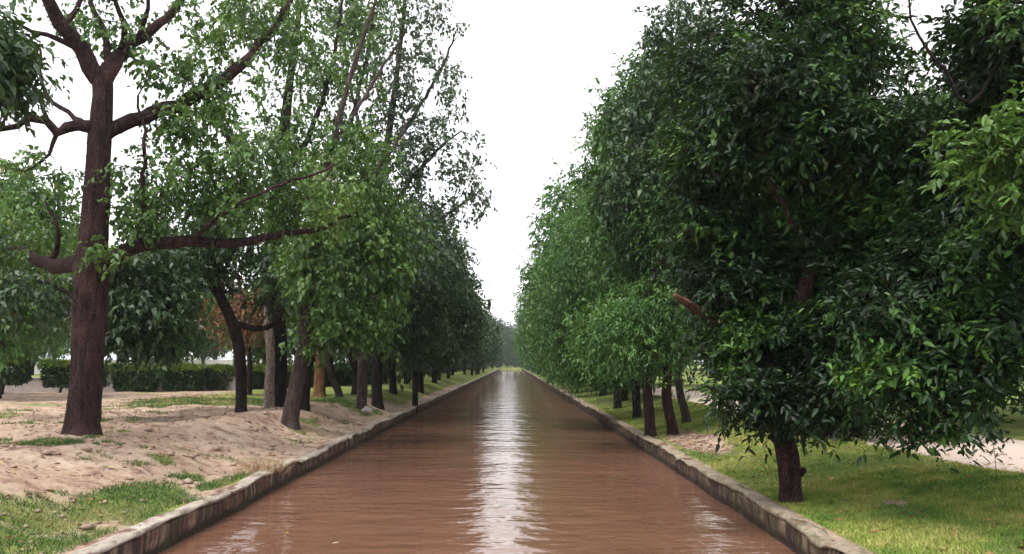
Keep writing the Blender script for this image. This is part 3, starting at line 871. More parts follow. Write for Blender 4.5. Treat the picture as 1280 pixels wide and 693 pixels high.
# ------------------------------------------------------------------ the near trees of the right bank
Y = 10.7
br = hero_tree('broad_leaved_tree', 'huge dark broad-leaved tree with a short leaning trunk on the right lawn, low crown', 'tree',
    px_pts([(988, 600, Y, 27), (985, 575, Y, 27), (979, 548, Y, 26), (968, 520, Y, 25), (958, 490, Y, 24), (975, 440, Y, 23), (1000, 380, Y - .1, 20), (1020, 300, Y - .2, 17), (1035, 200, Y - .2, 13), (1040, 90, Y - .1, 9), (1040, -20, Y, 6)]),
    [px_pts([(962, 505, Y, 24), (938, 480, Y + .1, 22), (915, 445, Y + .3, 20), (900, 400, Y + .6, 17), (898, 330, Y + .9, 14), (905, 240, Y + 1.2, 11), (900, 140, Y + 1.5, 7), (890, 40, Y + 1.8, 4)]),
     px_pts([(990, 410, Y, 13), (1050, 370, Y - .4, 11), (1110, 340, Y - .9, 9), (1180, 330, Y - 1.4, 7), (1260, 340, Y - 1.9, 4)]),
     px_pts([(1010, 350, Y, 12), (1070, 270, Y - .3, 10), (1130, 200, Y - .8, 7), (1190, 150, Y - 1.1, 5), (1240, 100, Y - 1.3, 3)]),
     px_pts([(1100, 345, Y - .8, 6), (1130, 400, Y - 1.2, 5), (1150, 460, Y - 1.6, 4), (1160, 530, Y - 1.8, 2)]),
     px_pts([(1015, 320, Y - .1, 9), (970, 240, Y - .6, 7), (950, 150, Y - 1, 5), (930, 60, Y - 1.2, 3)])],
    [px_lobe(960, 120, Y - .4, 85, 60, 1.2, 190), px_lobe(900, 190, Y + .4, 70, 60, 1.1, 150), px_lobe(890, 90, Y + 1, 60, 60, 1.2, 110), px_lobe(1040, 60, Y - .2, 70, 60, 1.2, 130), px_lobe(1010, 180, Y - .6, 85, 50, 1.1, 150),
     px_lobe(1120, 200, Y - .8, 80, 70, 1.1, 180), px_lobe(1010, 300, Y + .9, 110, 80, 1.0, 150), px_lobe(890, 300, Y + .7, 45, 60, .9, 90), px_lobe(930, 360, Y + .5, 60, 55, .8, 100), px_lobe(1000, 410, Y + .3, 75, 55, .8, 110), px_lobe(1090, 330, Y + .2, 80, 80, .9, 120),
     px_lobe(1120, 390, Y - 1.5, 75, 55, .8, 150), px_lobe(1180, 330, Y - 1.7, 65, 55, .8, 130), px_lobe(1200, 430, Y - 2.0, 70, 45, .7, 110), px_lobe(1140, 465, Y - 1.9, 70, 34, .5, 66), px_lobe(1158, 528, Y - 1.9, 14, 32, .18, 9),
     px_lobe(1060, 450, Y - .4, 50, 50, .7, 75), px_lobe(930, 430, Y + .2, 42, 40, .7, 50), px_lobe(950, 492, Y - .5, 50, 26, .3, 40), px_lobe(985, 520, Y - .5, 26, 14, .2, 12), px_lobe(1010, -30, Y, 110, 50, 1.6, 90),
     px_lobe(1040, 512, Y + .6, 34, 18, .5, 34), px_lobe(1250, 320, Y - 1.9, 55, 55, .8, 80), px_lobe(1180, 260, Y - 1.2, 60, 45, .8, 70), px_lobe(1000, 250, Y + .1, 70, 45, .5, 60), px_lobe(1060, 300, Y - .3, 50, 60, .5, 50)],
    SP['broad'], M['leaf_broad'], M['bark_red'], 201, 1.0, sides=24, ridge=.25, trunk_step=.08)
f = np.array(br.location)
bl = [(P(898, 398, Y + .55), 12), (P(872, 388, Y + .2), 10), (P(856, 377, Y - .1), 9), (P(843, 369, Y - .3), 5)]
q = spline([p - f for p, w in bl], [w * .5 * Y / FPX for p, w in bl], .08)
o = link('broken_limb', tube_mesh('broken_limb', [q], M['split_wood'], 10, .5, 9), br)
tag(o, 'splintered reddish stub of a broken limb')
kn = [(P(1000, 592, Y - .08), 10), (P(1004, 588, Y - .16), 8), (P(1004, 587, Y - .20), 5)]
link('knot', tube_mesh('knot', [spline([p - f for p, w in kn], [w * .5 * Y / FPX for p, w in kn], .03)], M['bark_dark'], 10, .3, 4), br)

Y = 7.4
hero_tree('near_right_tree', 'nearest broad-leaved tree with bright green leaves entering at the right edge', 'tree',
    px_pts([(1500, 640, Y, 44), (1490, 480, Y, 40), (1470, 300, Y, 32), (1440, 120, Y, 22), (1420, -60, Y, 12)]),
    [px_pts([(1480, 380, Y, 18), (1400, 290, Y, 13), (1320, 230, Y - .1, 8), (1250, 180, Y - .2, 5), (1195, 190, Y - .2, 3)]),
     px_pts([(1455, 220, Y, 16), (1370, 110, Y + .2, 11), (1290, 50, Y + .4, 7), (1210, 20, Y + .6, 4)]),
     px_pts([(1260, 60, Y + .5, 6), (1210, 130, Y + .6, 5), (1165, 70, Y + .6, 4), (1140, 20, Y + .6, 3), (1130, -30, Y + .6, 2)])],
    [px_lobe(1250, 190, Y - .2, 50, 55, .45, 22), px_lobe(1310, 240, Y, 60, 50, .6, 30)],
    SP['broad'], M['leaf_bright'], M['bark_dark'], 202, 1.0)
Y = 8.2
hero_tree('dark_right_tree', 'dark glossy tree hanging in at the upper right corner', 'tree',
    px_pts([(1560, 600, Y + .6, 40), (1540, 400, Y + .6, 36), (1500, 200, Y + .4, 28), (1450, 20, Y + .2, 18)]),
    [px_pts([(1490, 160, Y + .3, 14), (1390, 60, Y, 9), (1290, 10, Y, 6), (1220, 0, Y, 3)]),
     px_pts([(1530, 380, Y + .5, 14), (1420, 400, Y + .2, 10), (1310, 400, Y, 7), (1230, 430, Y - .1, 3), (1240, 520, Y - .2, 1), (1247, 612, Y - .3, .5)])],
    [px_lobe(1255, 40, Y, 48, 70, .8, 70), px_lobe(1300, 110, Y, 70, 70, .8, 60), px_lobe(1275, 400, Y - .1, 55, 50, .6, 55), px_lobe(1248, 612, Y - .3, 9, 8, .08, 4), px_lobe(1236, 510, Y - .2, 10, 24, .12, 6)],
    SP['broad'], M['leaf_broad'], M['bark_dark'], 203, 1.0)

# added tree behind the big broad-leaved one, put there to darken its heart
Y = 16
hero_tree('dark_backing_tree', 'dark tree added behind the huge broad-leaved one to darken its crown, beside the sandy path', 'tree',
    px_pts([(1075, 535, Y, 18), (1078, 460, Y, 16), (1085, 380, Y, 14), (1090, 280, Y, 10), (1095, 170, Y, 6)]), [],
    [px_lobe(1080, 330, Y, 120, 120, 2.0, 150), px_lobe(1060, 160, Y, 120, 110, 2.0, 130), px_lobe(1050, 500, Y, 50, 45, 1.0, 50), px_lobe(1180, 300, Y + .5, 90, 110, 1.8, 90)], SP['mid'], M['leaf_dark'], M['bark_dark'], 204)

Y = 20
hero_tree('waterside_tree', 'dark-stemmed tree at the right wall, first of the three thin trunks over bare earth', 'tree',
    px_pts([(813, 541, Y, 13), (811, 510, Y, 12), (809, 480, Y, 12), (812, 440, Y, 10), (820, 370, Y, 8), (835, 280, Y, 6), (845, 180, Y, 4)]),
    [px_pts([(810, 470, Y, 6), (785, 430, Y, 5), (760, 380, Y, 3)])],
    [px_lobe(820, 400, Y, 60, 55, 1.4, 110), px_lobe(850, 280, Y, 60, 80, 1.6, 110), px_lobe(770, 420, Y, 50, 45, 1.3, 80)], SP['fine'], M['leaf_fine'], M['bark_red'], 205)
hero_tree('waterside_tree', 'dark leaning tree, middle of three thin trunks over bare earth by the right wall', 'tree',
    px_pts([(841, 542, Y + .3, 13), (836, 515, Y + .3, 12), (833, 488, Y + .3, 12), (838, 440, Y + .3, 10), (850, 370, Y + .6, 9), (856, 280, Y + .8, 7), (858, 180, Y + 1, 5), (855, 90, Y + 1, 3)]),
    [px_pts([(845, 400, Y + .4, 6), (815, 330, Y + .4, 5), (795, 250, Y + .4, 3)])],
    [px_lobe(835, 150, Y + .8, 70, 75, 1.6, 130), px_lobe(860, 60, Y + 1, 65, 60, 1.6, 80), px_lobe(800, 230, Y + .6, 60, 60, 1.4, 110), px_lobe(880, 200, Y + .6, 60, 80, 1.5, 90), px_lobe(850, 330, Y + .6, 60, 50, 1.3, 80)], SP['mid'], M['leaf_dark'], M['bark_red'], 206)
Y = 22.6
hero_tree('waterside_tree', 'farthest and palest-stemmed of the three thin trunks over bare earth by the right wall', 'tree',
    px_pts([(858, 528, Y, 11), (852, 500, Y, 10), (848, 475, Y, 9), (850, 430, Y, 8), (840, 360, Y, 6), (825, 270, Y, 5), (815, 180, Y, 3)]),
    [], [px_lobe(800, 140, Y + .6, 45, 60, 1.3, 80), px_lobe(780, 200, Y + .8, 45, 60, 1.4, 90), px_lobe(800, 300, Y, 60, 60, 1.5, 100), px_lobe(810, 90, Y + 1, 30, 35, 1, 30)], SP['mid'], M['leaf_fine'], M['bark_grey'], 207)
Y = 26
hero_tree('feathery_tree', 'fresh green feathery tree drooping over the water on the right bank', 'tree',
    px_pts([(796, 512, Y, 10), (794, 480, Y, 10), (786, 430, Y, 9), (772, 370, Y, 7), (758, 310, Y, 5), (750, 260, Y, 3)]),
    [px_pts([(790, 450, Y, 6), (750, 410, Y - .3, 5), (720, 370, Y - .4, 3)]), px_pts([(780, 400, Y, 6), (810, 340, Y + .3, 5), (825, 290, Y + .3, 3)])],
    [px_lobe(745, 340, Y, 80, 75, 2.1, 210), px_lobe(720, 410, Y, 55, 50, 1.8, 130), px_lobe(790, 400, Y - .4, 65, 60, 1.8, 150), px_lobe(760, 270, Y + .6, 50, 45, 1.6, 80), px_lobe(745, 442, Y, 50, 30, 1.4, 80), px_lobe(716, 448, Y + 3, 30, 22, 1.4, 40), px_lobe(778, 446, Y + .3, 40, 24, 1.0, 50)], SP['fine'], M['leaf_fine'], M['bark_dark'], 208)
Y = 31
hero_tree('tall_right_tree', 'tall green tree rising behind the feathery one on the right bank', 'tree',
    px_pts([(772, 500, Y, 10), (772, 440, Y, 10), (768, 350, Y, 9), (770, 250, Y, 7), (775, 170, Y, 4)]),
    [px_pts([(768, 340, Y, 6), (740, 280, Y, 5), (735, 220, Y, 3)])],
    [px_lobe(775, 220, Y, 48, 80, 2.0, 150), px_lobe(745, 270, Y + 1, 30, 60, 1.6, 70), px_lobe(770, 330, Y, 60, 50, 2, 90), px_lobe(765, 160, Y, 32, 32, 1.2, 40)], SP['mid'], M['leaf_vivid'], M['bark_dark'], 209)

# ------------------------------------------------------------------ prototypes for the rows that run into the distance
def proto(name, seed, h, r, base, tr, ncl, sp, leafm, barkm, droop=0.0):
    rng = np.random.default_rng(seed)
    root = link(name, None)
    lean = rng.normal(size=2) * 0.05 * h
    tp = [np.array([0, 0, -.2]), np.array([lean[0] * .1, lean[1] * .1, base * .6]), np.array([lean[0] * .5, lean[1] * .5, h * .5]), np.array([lean[0], lean[1], h * .86])]
    wood = [spline(tp, [tr * 1.2, tr, tr * .65, tr * .2], .4)]
    lobes = []
    for k in range(9):
        a = k * 2.4 + rng.random() * .8
        t = k / 8
        z = base + (h - base) * (.18 + .72 * t)
        rr = r * (0.75 - .5 * abs(t - .35)) * (.5 + .5 * rng.random())
        c = np.array([math.cos(a) * rr * .8 + lean[0] * t, math.sin(a) * rr * .8 + lean[1] * t, z])
        lr = r * (.42 + .2 * rng.random())
        lobes.append((c, np.array([lr, lr, lr * (.75 + droop)]), ncl / 9))
        if k < 6:
            s = np.array([lean[0] * .3, lean[1] * .3, base + (z - base) * .3])
            q = spline([s, (s + c) / 2 + np.array([0, 0, .3]), c], [tr * .45, tr * .3, .03], .4)
            wood.append(q)
    pts, cen = sample_lobes(rng, lobes, 1.0)
    keep = pts[:, 2] > .5
    pts, cen = pts[keep], cen[keep]
    bl = grow(rng, wood, pts, .01, .6)
    link('trunk', tube_mesh('trunk', wood[:1], barkm, 10, .15, seed), root)
    for wq in wood[1:]:
        link('limb', tube_mesh('limb', [wq], barkm, 6), root)
    tag(link('twigs', tube_mesh('twigs', bl, barkm, 3), root), kind='stuff')
    link('crown', foliage('crown', rng, pts, cen, sp, leafm), root)
    return root

rngp = random.Random(5)
protos_l = [proto('dense_tree', 301 + k, 8.3, 3.3, 1.7, .16, 330, SP['far'], M['leaf_dark'], M['bark_dark']) for k in range(2)]
protos_r = [proto('tall_bushy_tree', 311 + k, 11.5, 3.5, .5, .17, 460, SP['far'], M['leaf_fine'], M['bark_dark'], .25) for k in range(2)]
proto_b = proto('park_tree', 321, 9.0, 3.8, 1.9, .2, 360, SP['far'], M['leaf_vivid'], M['bark_grey'])
used = set()
def place(pr, x, y, sc, label, cat='tree', group=None, zs=1.0):
    loc = gp(x, y)
    s = (sc, sc, sc * zs)
    rz = rngp.uniform(0, 6.28)
    if pr.name not in used:
        used.add(pr.name)
        pr.location, pr.rotation_euler, pr.scale = loc, (0, 0, rz), s
        o = pr
    else:
        o = copy_tree(pr, loc, rz, s)
    return tag(o, label, cat, group)

# left row
first = ['dense dark tree just past the thin trunk at the left wall', 'second dense dark tree past the thin trunk at the left wall', 'third dense dark tree past the thin trunk at the left wall']
y = 38.5; k = 0
while y < 245:
    x = -5.8 + rngp.uniform(-1.0, .8)
    lab = first[k] if k < 3 else ('small far dark green tree in the long row on the left canal bank' if y < 120 else 'hazy distant tree near the vanishing end of the left row')
    place(protos_l[k % 2], x, y, rngp.uniform(.9, 1.08), lab, group='dark trees in a row along the left bank')
    y += 5.0 + y * .035; k += 1
y = 47
while y < 230:
    place(protos_l[rngp.randrange(2)], -9.5 + rngp.uniform(-1.8, 1.8), y, rngp.uniform(.7, .95), 'dark green tree standing in the second rank behind the left canal row', group='second rank of trees on the left bank')
    y += 9 + y * .06
# right row
first = ['tall bushy tree next beyond the feathery drooping one', 'second tall bushy tree beyond the feathery drooping one', 'third tall bushy tree beyond the feathery drooping one']
y = 35.5; k = 0
while y < 245:
    x = 5.3 + rngp.uniform(-.5, .5) - min(1.0, y / 120)
    lab = first[k] if k < 3 else ('small far green tree in the long row on the right canal bank' if y < 120 else 'hazy distant tree near the vanishing end of the right row')
    place(protos_r[k % 2], x, y, rngp.uniform(.92, 1.1), lab, group='tall trees in a row along the right bank')
    y += 5.5 + y * .035; k += 1
# the end of the canal
for x, y, sc in ((-7, 268, 1.6), (-1.5, 272, 1.35), (3.2, 275, 1.25), (9, 270, 1.7), (-15, 280, 1.7), (17, 282, 1.7), (-4, 284, 1.8), (1, 290, 1.75), (6, 288, 1.7)):
    place(protos_l[0], x, y, sc, 'pale hazy tree closing the far end of the canal', group='trees closing the far end of the canal')
# low bushes in the shade between the far trunks and at the end of the water
bush = proto('bank_bush', 331, 2.3, 1.7, .2, .06, 130, SP['mid'], M['leaf_dark'], M['bark_dark'])
for x, y, sc in ((-9, 262.5, 2.0), (-5, 264, 1.8), (-1.5, 265, 2.0), (1.5, 264.5, 1.7), (4.5, 265, 2.1), (8, 263, 2.0)):
    place(bush, x, y, sc, 'hazy bush on the bank that ends the far canal', 'bush', 'bushes at the far end of the canal')
y = 52
while y < 170:
    place(bush, -7.4 + rngp.uniform(-1.6, 1.2), y, rngp.uniform(.5, .95), 'low dark bush in the shade between the far trunks of the left bank', 'bush', 'bushes under the left row')
    y += 6 + rngp.uniform(0, 6) + y * .03
y = 45
while y < 170:
    place(bush, 5.6 + rngp.uniform(-1.2, 1.4), y, rngp.uniform(.5, .95), 'low dark bush in the shade between the far trunks of the right bank', 'bush', 'bushes under the right row')
    y += 7 + rngp.uniform(0, 6) + y * .03
# park trees beyond the hedge on the left
spots = [(-19.6, 30.5, .95, 'leafy green park tree at the left edge behind the big forked tree'),
         (-17, 40, .85, 'green park tree standing behind the hedge to the right of the big forked tree'),
         (-28, 46, 1.1, 'pale-trunked park tree behind the clipped shrubs at the left edge'),
         (-14.5, 47, .7, 'small green park tree behind the slender bent tree and hedge')]
for x, y, sc, lab in spots:
    place(proto_b, x, y, sc, lab, group='park trees on the left')
for i in range(16):
    x = -16 - rngp.random() * 75; y = 66 + rngp.random() * 70
    place(proto_b if i % 3 else protos_l[1], x, y, rngp.uniform(.9, 1.6), 'pale hazy tree in the park far behind the hedge', group='hazy trees far behind the hedge')
spots = [(10.8, 30, .8, 'bright green tree on the far side of the right path'), (11.5, 20, .9, 'green tree beyond the right path, behind the huge broad-leaved crown'), (12.8, 40, .95, 'second bright green tree along the far side of the right path'), (17, 24, 1.0, 'green tree well back from the right path'),
         (10.2, 52, .9, 'third bright green tree along the far side of the right path'), (13.8, 15.5, .9, 'green tree beside the path at the right edge')]
for x, y, sc, lab in spots:
    place(proto_b, x, y, sc, lab, group='trees beyond the right path')
for i in range(12):
    x = 15 + rngp.random() * 50; y = 34 + rngp.random() * 90
    place(proto_b if i % 3 else protos_r[1], x, y, rngp.uniform(.9, 1.4), 'green tree in the park far beyond the right path', group='park trees far beyond the right path')
# rust-brown shrubby tree
Y = 33
hero_tree('rusty_tree', 'small tree with rust-brown withered leaves between the slender bent trunk and the pale-stripped trunk', 'tree',
    px_pts([(312, 490, Y, 6), (312, 450, Y, 6), (305, 400, Y, 5), (300, 360, Y, 3)]), [], [px_lobe(300, 385, Y, 40, 38, 1.4, 42), px_lobe(325, 400, Y, 25, 25, 1.0, 20)], SP['mid'], M['leaf_rust'], M['bark_dark'], 120)

# ------------------------------------------------------------------ hedge of clipped shrubs and the low wall behind
hr = np.random.default_rng(7)
def hedge_shrub(x, y, w, d, h, stem, label, cat='shrub', rz=0.0, group='clipped shrubs of the park hedge', dens=1.0):
    root = thing('clipped_shrub', gp(x, y), label, cat, group)
    root.rotation_euler = (0, 0, rz)
    n = int(2600 * w * dens)
    p = (hr.random((n, 3)) - .5)
    # push towards the faces of the clipped block
    ax = hr.integers(0, 3, n)
    sgn = np.where(hr.random(n) < .5, -.5, .5)
    for i in range(3):
        mk = (ax == i) & (hr.random(n) < .75)
        p[mk, i] = sgn[mk] * (1 - .12 * hr.random(mk.sum()))
    taper = 0.8 + .2 * (p[:, 2:3] + .5)
    B = np.concatenate([p[:, :1] * w * taper, p[:, 1:2] * d * taper, (p[:, 2:3] + .5) * (h - .1 - stem) + stem], 1)
    B += (hr.random((n, 3)) - .5) * .14
    B[:, 2] += (fbm(B[:, 0] * 2 + x, B[:, 1] * 2 + y, 3) - .5) * .22
    D = unit(p + hr.normal(size=(n, 3)) * .4 + np.array([0, 0, .3]))
    link("foliage", leaf_mesh('foliage', B, D, hr.normal(size=(n, 3)), .10 + .08 * hr.random(n), .06 + .04 * hr.random(n), M['leaf_hedge'], hr, False), root)
    n2 = int(1100 * w)
    tx = (hr.random((n2, 2)) - .5) * 1.02
    tz = h - .28 * hr.random(n2) ** 1.6 + .12
    tx[: n2 // 2, 1] = -.60
    B = np.stack([tx[:, 0] * w, tx[:, 1] * d, tz], 1)
    B[:, 2] += (fbm(B[:, 0] * 2 + x, B[:, 1] * 2 + y, 3) - .5) * .22
    D = hr.normal(size=(n2, 3)) * .5 + np.array([0, 0, .7])
    link('new_growth', leaf_mesh('new_growth', B, D, hr.normal(size=(n2, 3)), .09 + .08 * hr.random(n2), .06 + .04 * hr.random(n2), M['leaf_new'], hr, False), root)
    for q in range(max(1, int(w / 1.1))):
        xx = (q + .5) / max(1, int(w / 1.1)) * w - w / 2
        link('stem', tube_mesh('stem', [spline([(xx, 0, -.1), (xx + .05, .03, stem), (xx, 0, stem + .4)], [.07, .05, .02], .2)], M['bark_dark'], 7), root)
shr = [(-22.6, 35.6, 2.1, 1.2, 1.55, .55, 'bright clipped shrub at the far left edge of the hedge'),
       (-20.6, 36.6, 1.2, 1.1, 1.3, .35, 'small clipped shrub just left of the big forked trunk'),
       (-19.2, 37.0, .9, 1.0, 1.25, .35, 'small clipped shrub half hidden by the big forked trunk'),
       (-17.6, 37.6, 1.9, 1.1, 1.12, .12, 'clipped shrub just right of the big forked trunk'),
       (-15.75, 38.5, 1.75, 1.1, 1.1, .1, 'second clipped shrub to the right of the big forked trunk')]
for s in shr:
    hedge_shrub(*s)
# continuous hedge, in lengths
hp = [(-14.9, 39.2), (-13.3, 41.2), (-11.9, 44), (-10.8, 47.5), (-9.9, 52), (-9.3, 57)]
labs = ['low dark clipped hedge length left of the slender bent trunk', 'low dark clipped hedge length behind the slender bent trunk', 'low dark clipped hedge length behind the pale-stripped trunk',
        'low dark clipped hedge length behind the orange-brown trunk', 'farthest low dark clipped hedge length under the left canopy']
for (a, b_), lab in zip(zip(hp[:-1], hp[1:]), labs):
    L = math.dist(a, b_)
    hedge_shrub((a[0] + b_[0]) / 2, (a[1] + b_[1]) / 2, L + .1, 1.1, 1.08, .05, lab, 'hedge', math.atan2(b_[1] - a[1], b_[0] - a[0]), 'lengths of the park hedge', .9)

def plain(name, cols, sc=4, rough=.85):
    m, nt, out = new_mat(name)
    b = N(nt, "ShaderNodeBsdfPrincipled", Roughness=rough)
    c = mix(nt, sharpen(nt, noise(nt, coords(nt, (1, 1, .5)), sc, 5, .65), .35, .65), cols[0], cols[1])
    nt.links.new(c, b.inputs['Base Color'])
    nt.links.new(b.outputs[0], out.inputs[0])
    return m
def box(name, w, d, h, mat, parent=None, loc=(0, 0, 0), bev=0.01, rz=0):
    import bmesh
    bm = bmesh.new()
    bmesh.ops.create_cube(bm, size=1)
    for v in bm.verts:
        v.co = Vector((v.co.x * w, v.co.y * d, (v.co.z + .5) * h))
    bmesh.ops.bevel(bm, geom=bm.edges[:], offset=bev, segments=2, affect='EDGES')
    me = bpy.data.meshes.new(name)
    bm.to_mesh(me); bm.free()
    me.materials.append(mat)
    o = link(name, me, parent, loc)
    o.rotation_euler = (0, 0, rz)
    return o
M['cement'] = plain('grey_cement', [(.30, .27, .25), (.42, .38, .36)])
M['white_wall'] = plain('pale_wall', [(.40, .38, .37), (.52, .50, .49)])
hw = thing('low_wall', gp(-19.5, 38.4), 'low grey cement wall running behind the clipped shrubs', 'wall')
hw.rotation_euler = (0, 0, math.atan2(2.2, 9))
box('wall_body', 12, .25, .72, M['cement'], hw, (0, 0, -.1))
box('wall_cap', 12, .33, .06, M['cement'], hw, (0, 0, .622))
bw = thing('boundary_wall', gp(-58, 100), 'long pale boundary wall of the park seen far behind the hedge', 'wall')
box('wall_body', 84, .3, 2.0, M['white_wall'], bw, (0, 0, -.2))
for i in range(15):
    box('pillar', .5, .5, 2.5, M['white_wall'], bw, (-42 + 6 * i, -.1, -.2), .02)

# ------------------------------------------------------------------ grass, leaf litter, clods
def blades(name, pts, h, w, mat, rng, lean=.5):
    n = len(pts)
    a = rng.random(n) * 2 * math.pi
    dx = np.stack([np.cos(a), np.sin(a), np.zeros(n)], 1)
    ln = rng.normal(size=(n, 3)) * lean; ln[:, 2] = 0
    H = (h * (.5 + rng.random(n)))[:, None]
    W = (w * (.6 + .8 * rng.random(n)))[:, None]
    a0, a1 = pts - dx * W / 2, pts + dx * W / 2
    mid = pts + ln * H * .35 + np.array([0, 0, 1]) * H * .6
    tip = pts + ln * H + np.array([0, 0, 1]) * H * .9
    Vv = np.stack([a0, a1, mid + dx * W * .35, tip, mid - dx * W * .35], 1).reshape(-1, 3)
    i = np.arange(n)[:, None] * 5
    me = mesh_from(name, Vv, np.concatenate([i + np.array([[0, 1, 2, 4]])], 0), mat)
    return me
def blade_tris(name, pts, h, w, mat, rng, lean=.6):
    n = len(pts)
    a = rng.random(n) * 2 * math.pi
    dx = np.stack([np.cos(a), np.sin(a), np.zeros(n)], 1)
    ln = rng.normal(size=(n, 3)) * lean; ln[:, 2] = 0
    hh_ = np.asarray(h) * (.5 + rng.random(n)); H = hh_[:, None]
    W = (np.asarray(w) * (.6 + .8 * rng.random(n)))[:, None]
    Vv = np.stack([pts - dx * W / 2, pts + dx * W / 2, pts + ln * H + np.array([0, 0, .9]) * H], 1).reshape(-1, 3)
    return mesh_from(name, Vv, np.arange(n * 3).reshape(n, 3), mat)
gr = np.random.default_rng(17)
def scatter(x0, x1, y0, y1, n, thr=.35, power=1.0):
    x = x0 + (x1 - x0) * gr.random(n); y = y0 + (y1 - y0) * gr.random(n)
    g = grass_mask(x, y) + (fbm(x * 4, y * 4, 61) - .5) * .9
    k = g > thr
    x, y = x[k], y[k]
    return np.stack([x, y, ground_z(x, y) - .004], 1)
pl = np.concatenate([scatter(-9.5, -4.3, 4, 14, 90000, .42), scatter(-14, -4.4, 14, 30, 60000, .5)])
tag(link('grass', blade_tris('grass', pl, .045 + .0012 * pl[:, 1], .005 + .0006 * pl[:, 1], M['grass'], gr)), kind='stuff')
pr_ = np.concatenate([scatter(3.48, 7.4, 4.5, 12, 130000, .3), scatter(3.48, 8, 12, 32, 90000, .4)])
tag(link('lawn_grass', blade_tris('lawn_grass', pr_, .026 + .0012 * pr_[:, 1], .005 + .0006 * pr_[:, 1], M['lawn'], gr)), kind='stuff')

def litter(name, x, y, size, mat):
    n = len(x)
    z = ground_z(x, y) + .012
    B = np.stack([x, y, z], 1)
    a = gr.random(n) * 6.28
    D = np.stack([np.cos(a), np.sin(a), gr.normal(size=n) * .15], 1)
    U = gr.normal(size=(n, 3)) * .3 + np.array([0, 0, 1])
    L = size * (.6 + .8 * gr.random(n))
    return tag(link(name, leaf_mesh(name, B, D, U, L, L * .45, mat, gr, True, .4, -.02)), kind='stuff')
n = 2600
x = np.concatenate([4.3 + .6 * gr.normal(size=380), 3.6 + 5 * gr.random(900), -13 + 8.4 * gr.random(1300), -14 + 5 * gr.random(1600)])
y = np.concatenate([18.3 + 2.6 * gr.normal(size=380), 6 + 14 * gr.random(900), 7 + 20 * gr.random(1300), 27 + 8 * gr.random(1600)])
litter('leaf_litter', x, y, .085, M['litter'])

def clods(name, x, y, s, mat):
    n = len(x)
    ico = np.array([(0, 0, 1), (.9, 0, .3), (.28, .85, .3), (-.72, .53, .3), (-.72, -.53, .3), (.28, -.85, .3), (0, 0, -.5)])
    f = np.array([(0, 1, 2), (0, 2, 3), (0, 3, 4), (0, 4, 5), (0, 5, 1), (6, 2, 1), (6, 3, 2), (6, 4, 3), (6, 5, 4), (6, 1, 5)])
    sc = (s * (.4 + gr.random(n) ** 2 * 1.6))[:, None, None]
    Vv = ico[None] * (1 + .35 * gr.normal(size=(n, 7, 3))) * sc * np.array([1, 1, .6])
    Vv += np.stack([x, y, ground_z(x, y)], 1)[:, None, :]
    F_ = (f[None] + (np.arange(n) * 7)[:, None, None]).reshape(-1, 3)
    return tag(link(name, mesh_from(name, Vv.reshape(-1, 3), F_, mat)), kind='stuff')
M['clod'] = plain('earth_clod', [(.20, .12, .09), (.38, .27, .21)], 3)
x = -12 + 7.6 * gr.random(1500); y = 6 + 20 * gr.random(1500) ** 1.3
x2 = 4.2 + gr.normal(size=700) * .4; y2 = 18.3 + gr.normal(size=700) * 1.8
clods('earth_clods', np.concatenate([x, x2]), np.concatenate([y, y2]), .028, M['clod'])
x3 = np.concatenate([-10.5 + 6.0 * gr.random(90), -7.5 + 3 * gr.random(60)]); y3 = np.concatenate([7.5 + 8 * gr.random(90), 14 + 10 * gr.random(60)])
clods('earth_lumps', x3, y3, .055, M['clod'])
n = 130
fx = XL + .15 + (XR - XL - .3) * np.where(gr.random(n) < .55, gr.random(n) ** 3, gr.random(n)); fy = 5 + 32 * gr.random(n)
B = np.stack([fx, fy, np.full(n, WATER + .006)], 1)
aa = gr.random(n) * 6.28
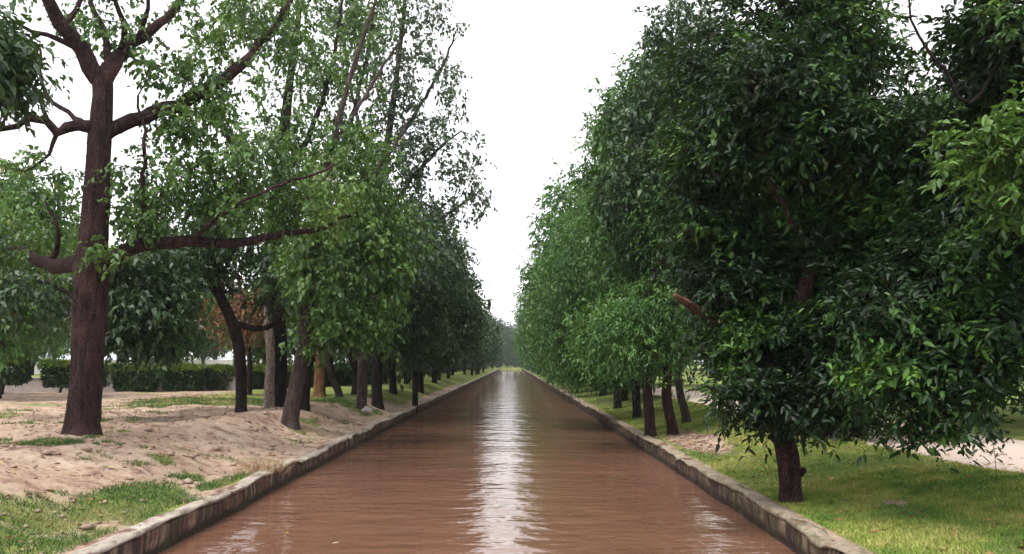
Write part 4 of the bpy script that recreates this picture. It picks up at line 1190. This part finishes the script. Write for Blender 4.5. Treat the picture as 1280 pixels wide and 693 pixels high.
tag(link('floating_leaves', leaf_mesh('floating_leaves', B, np.stack([np.cos(aa), np.sin(aa), 0 * aa], 1), np.tile([0, 0, 1.0], (n, 1)), .05 + .05 * gr.random(n), .03 + .02 * gr.random(n), M['litter'], gr, True, .1, 0.0)), kind='stuff')

# the one pale stone on the left bank
def boulder(name, loc, s, mat, label, seed):
    import bmesh
    bm = bmesh.new()
    bmesh.ops.create_icosphere(bm, subdivisions=3, radius=1)
    for v in bm.verts:
        d = np.array(v.co)
        k = 1 + .5 * (fbm(d[0:1] * 1.6 + seed, d[1:2] * 1.6 + d[2] * 1.3, seed)[0] - .5) * 2
        v.co = Vector((d[0] * s[0] * k, d[1] * s[1] * k, max(-.3, d[2]) * s[2] * k))
    me = bpy.data.meshes.new(name); bm.to_mesh(me); bm.free()
    me.materials.append(mat)
    return tag(link(name, me, None, loc), label, 'stone')
boulder('stone', gp(-5.05, 27.5), (.26, .2, .2), M['cement'], 'single pale stone on the grass above the left canal wall', 3)

# tufts
def tuft(name, x, y, n, r, h, mat, label, cat, z=None):
    p = np.stack([gr.normal(size=n) * r, gr.normal(size=n) * r, np.zeros(n)], 1)
    o = link(name, blade_tris(name, p, h, .012, mat, gr, .9), None, gp(x, y) if z is None else (x, y, z))
    return tag(o, label, cat)
tuft('grass_tuft', -4.16, 13.6, 260, .2, .2, M['dry_grass'], 'brown dry grass tuft spilling over the left canal wall', 'grass tuft', 0.0)
tuft('grass_tuft', *gpt(235, 606, .2)[:2], 200, .1, .12, M['grass'], 'small green grass tuft on the sandy left slope', 'grass tuft')

# ------------------------------------------------------------------ haze
hz = np.array([(x_, y_, z_) for x_ in (-905, 905) for y_ in (-65, 1605) for z_ in (-2.5, 24)], float)
m, nt, out = new_mat('haze')
v = N(nt, "ShaderNodeVolumePrincipled", Density=0.0004, Anisotropy=0.2)
v.inputs['Color'].default_value = (.86, .9, .95, 1)
nt.links.new(v.outputs[0], out.inputs['Volume'])
tag(link('haze', mesh_from('haze', hz, [(0, 1, 3, 2), (4, 6, 7, 5), (0, 4, 5, 1), (2, 3, 7, 6), (0, 2, 6, 4), (1, 5, 7, 3)], m)), kind='stuff')
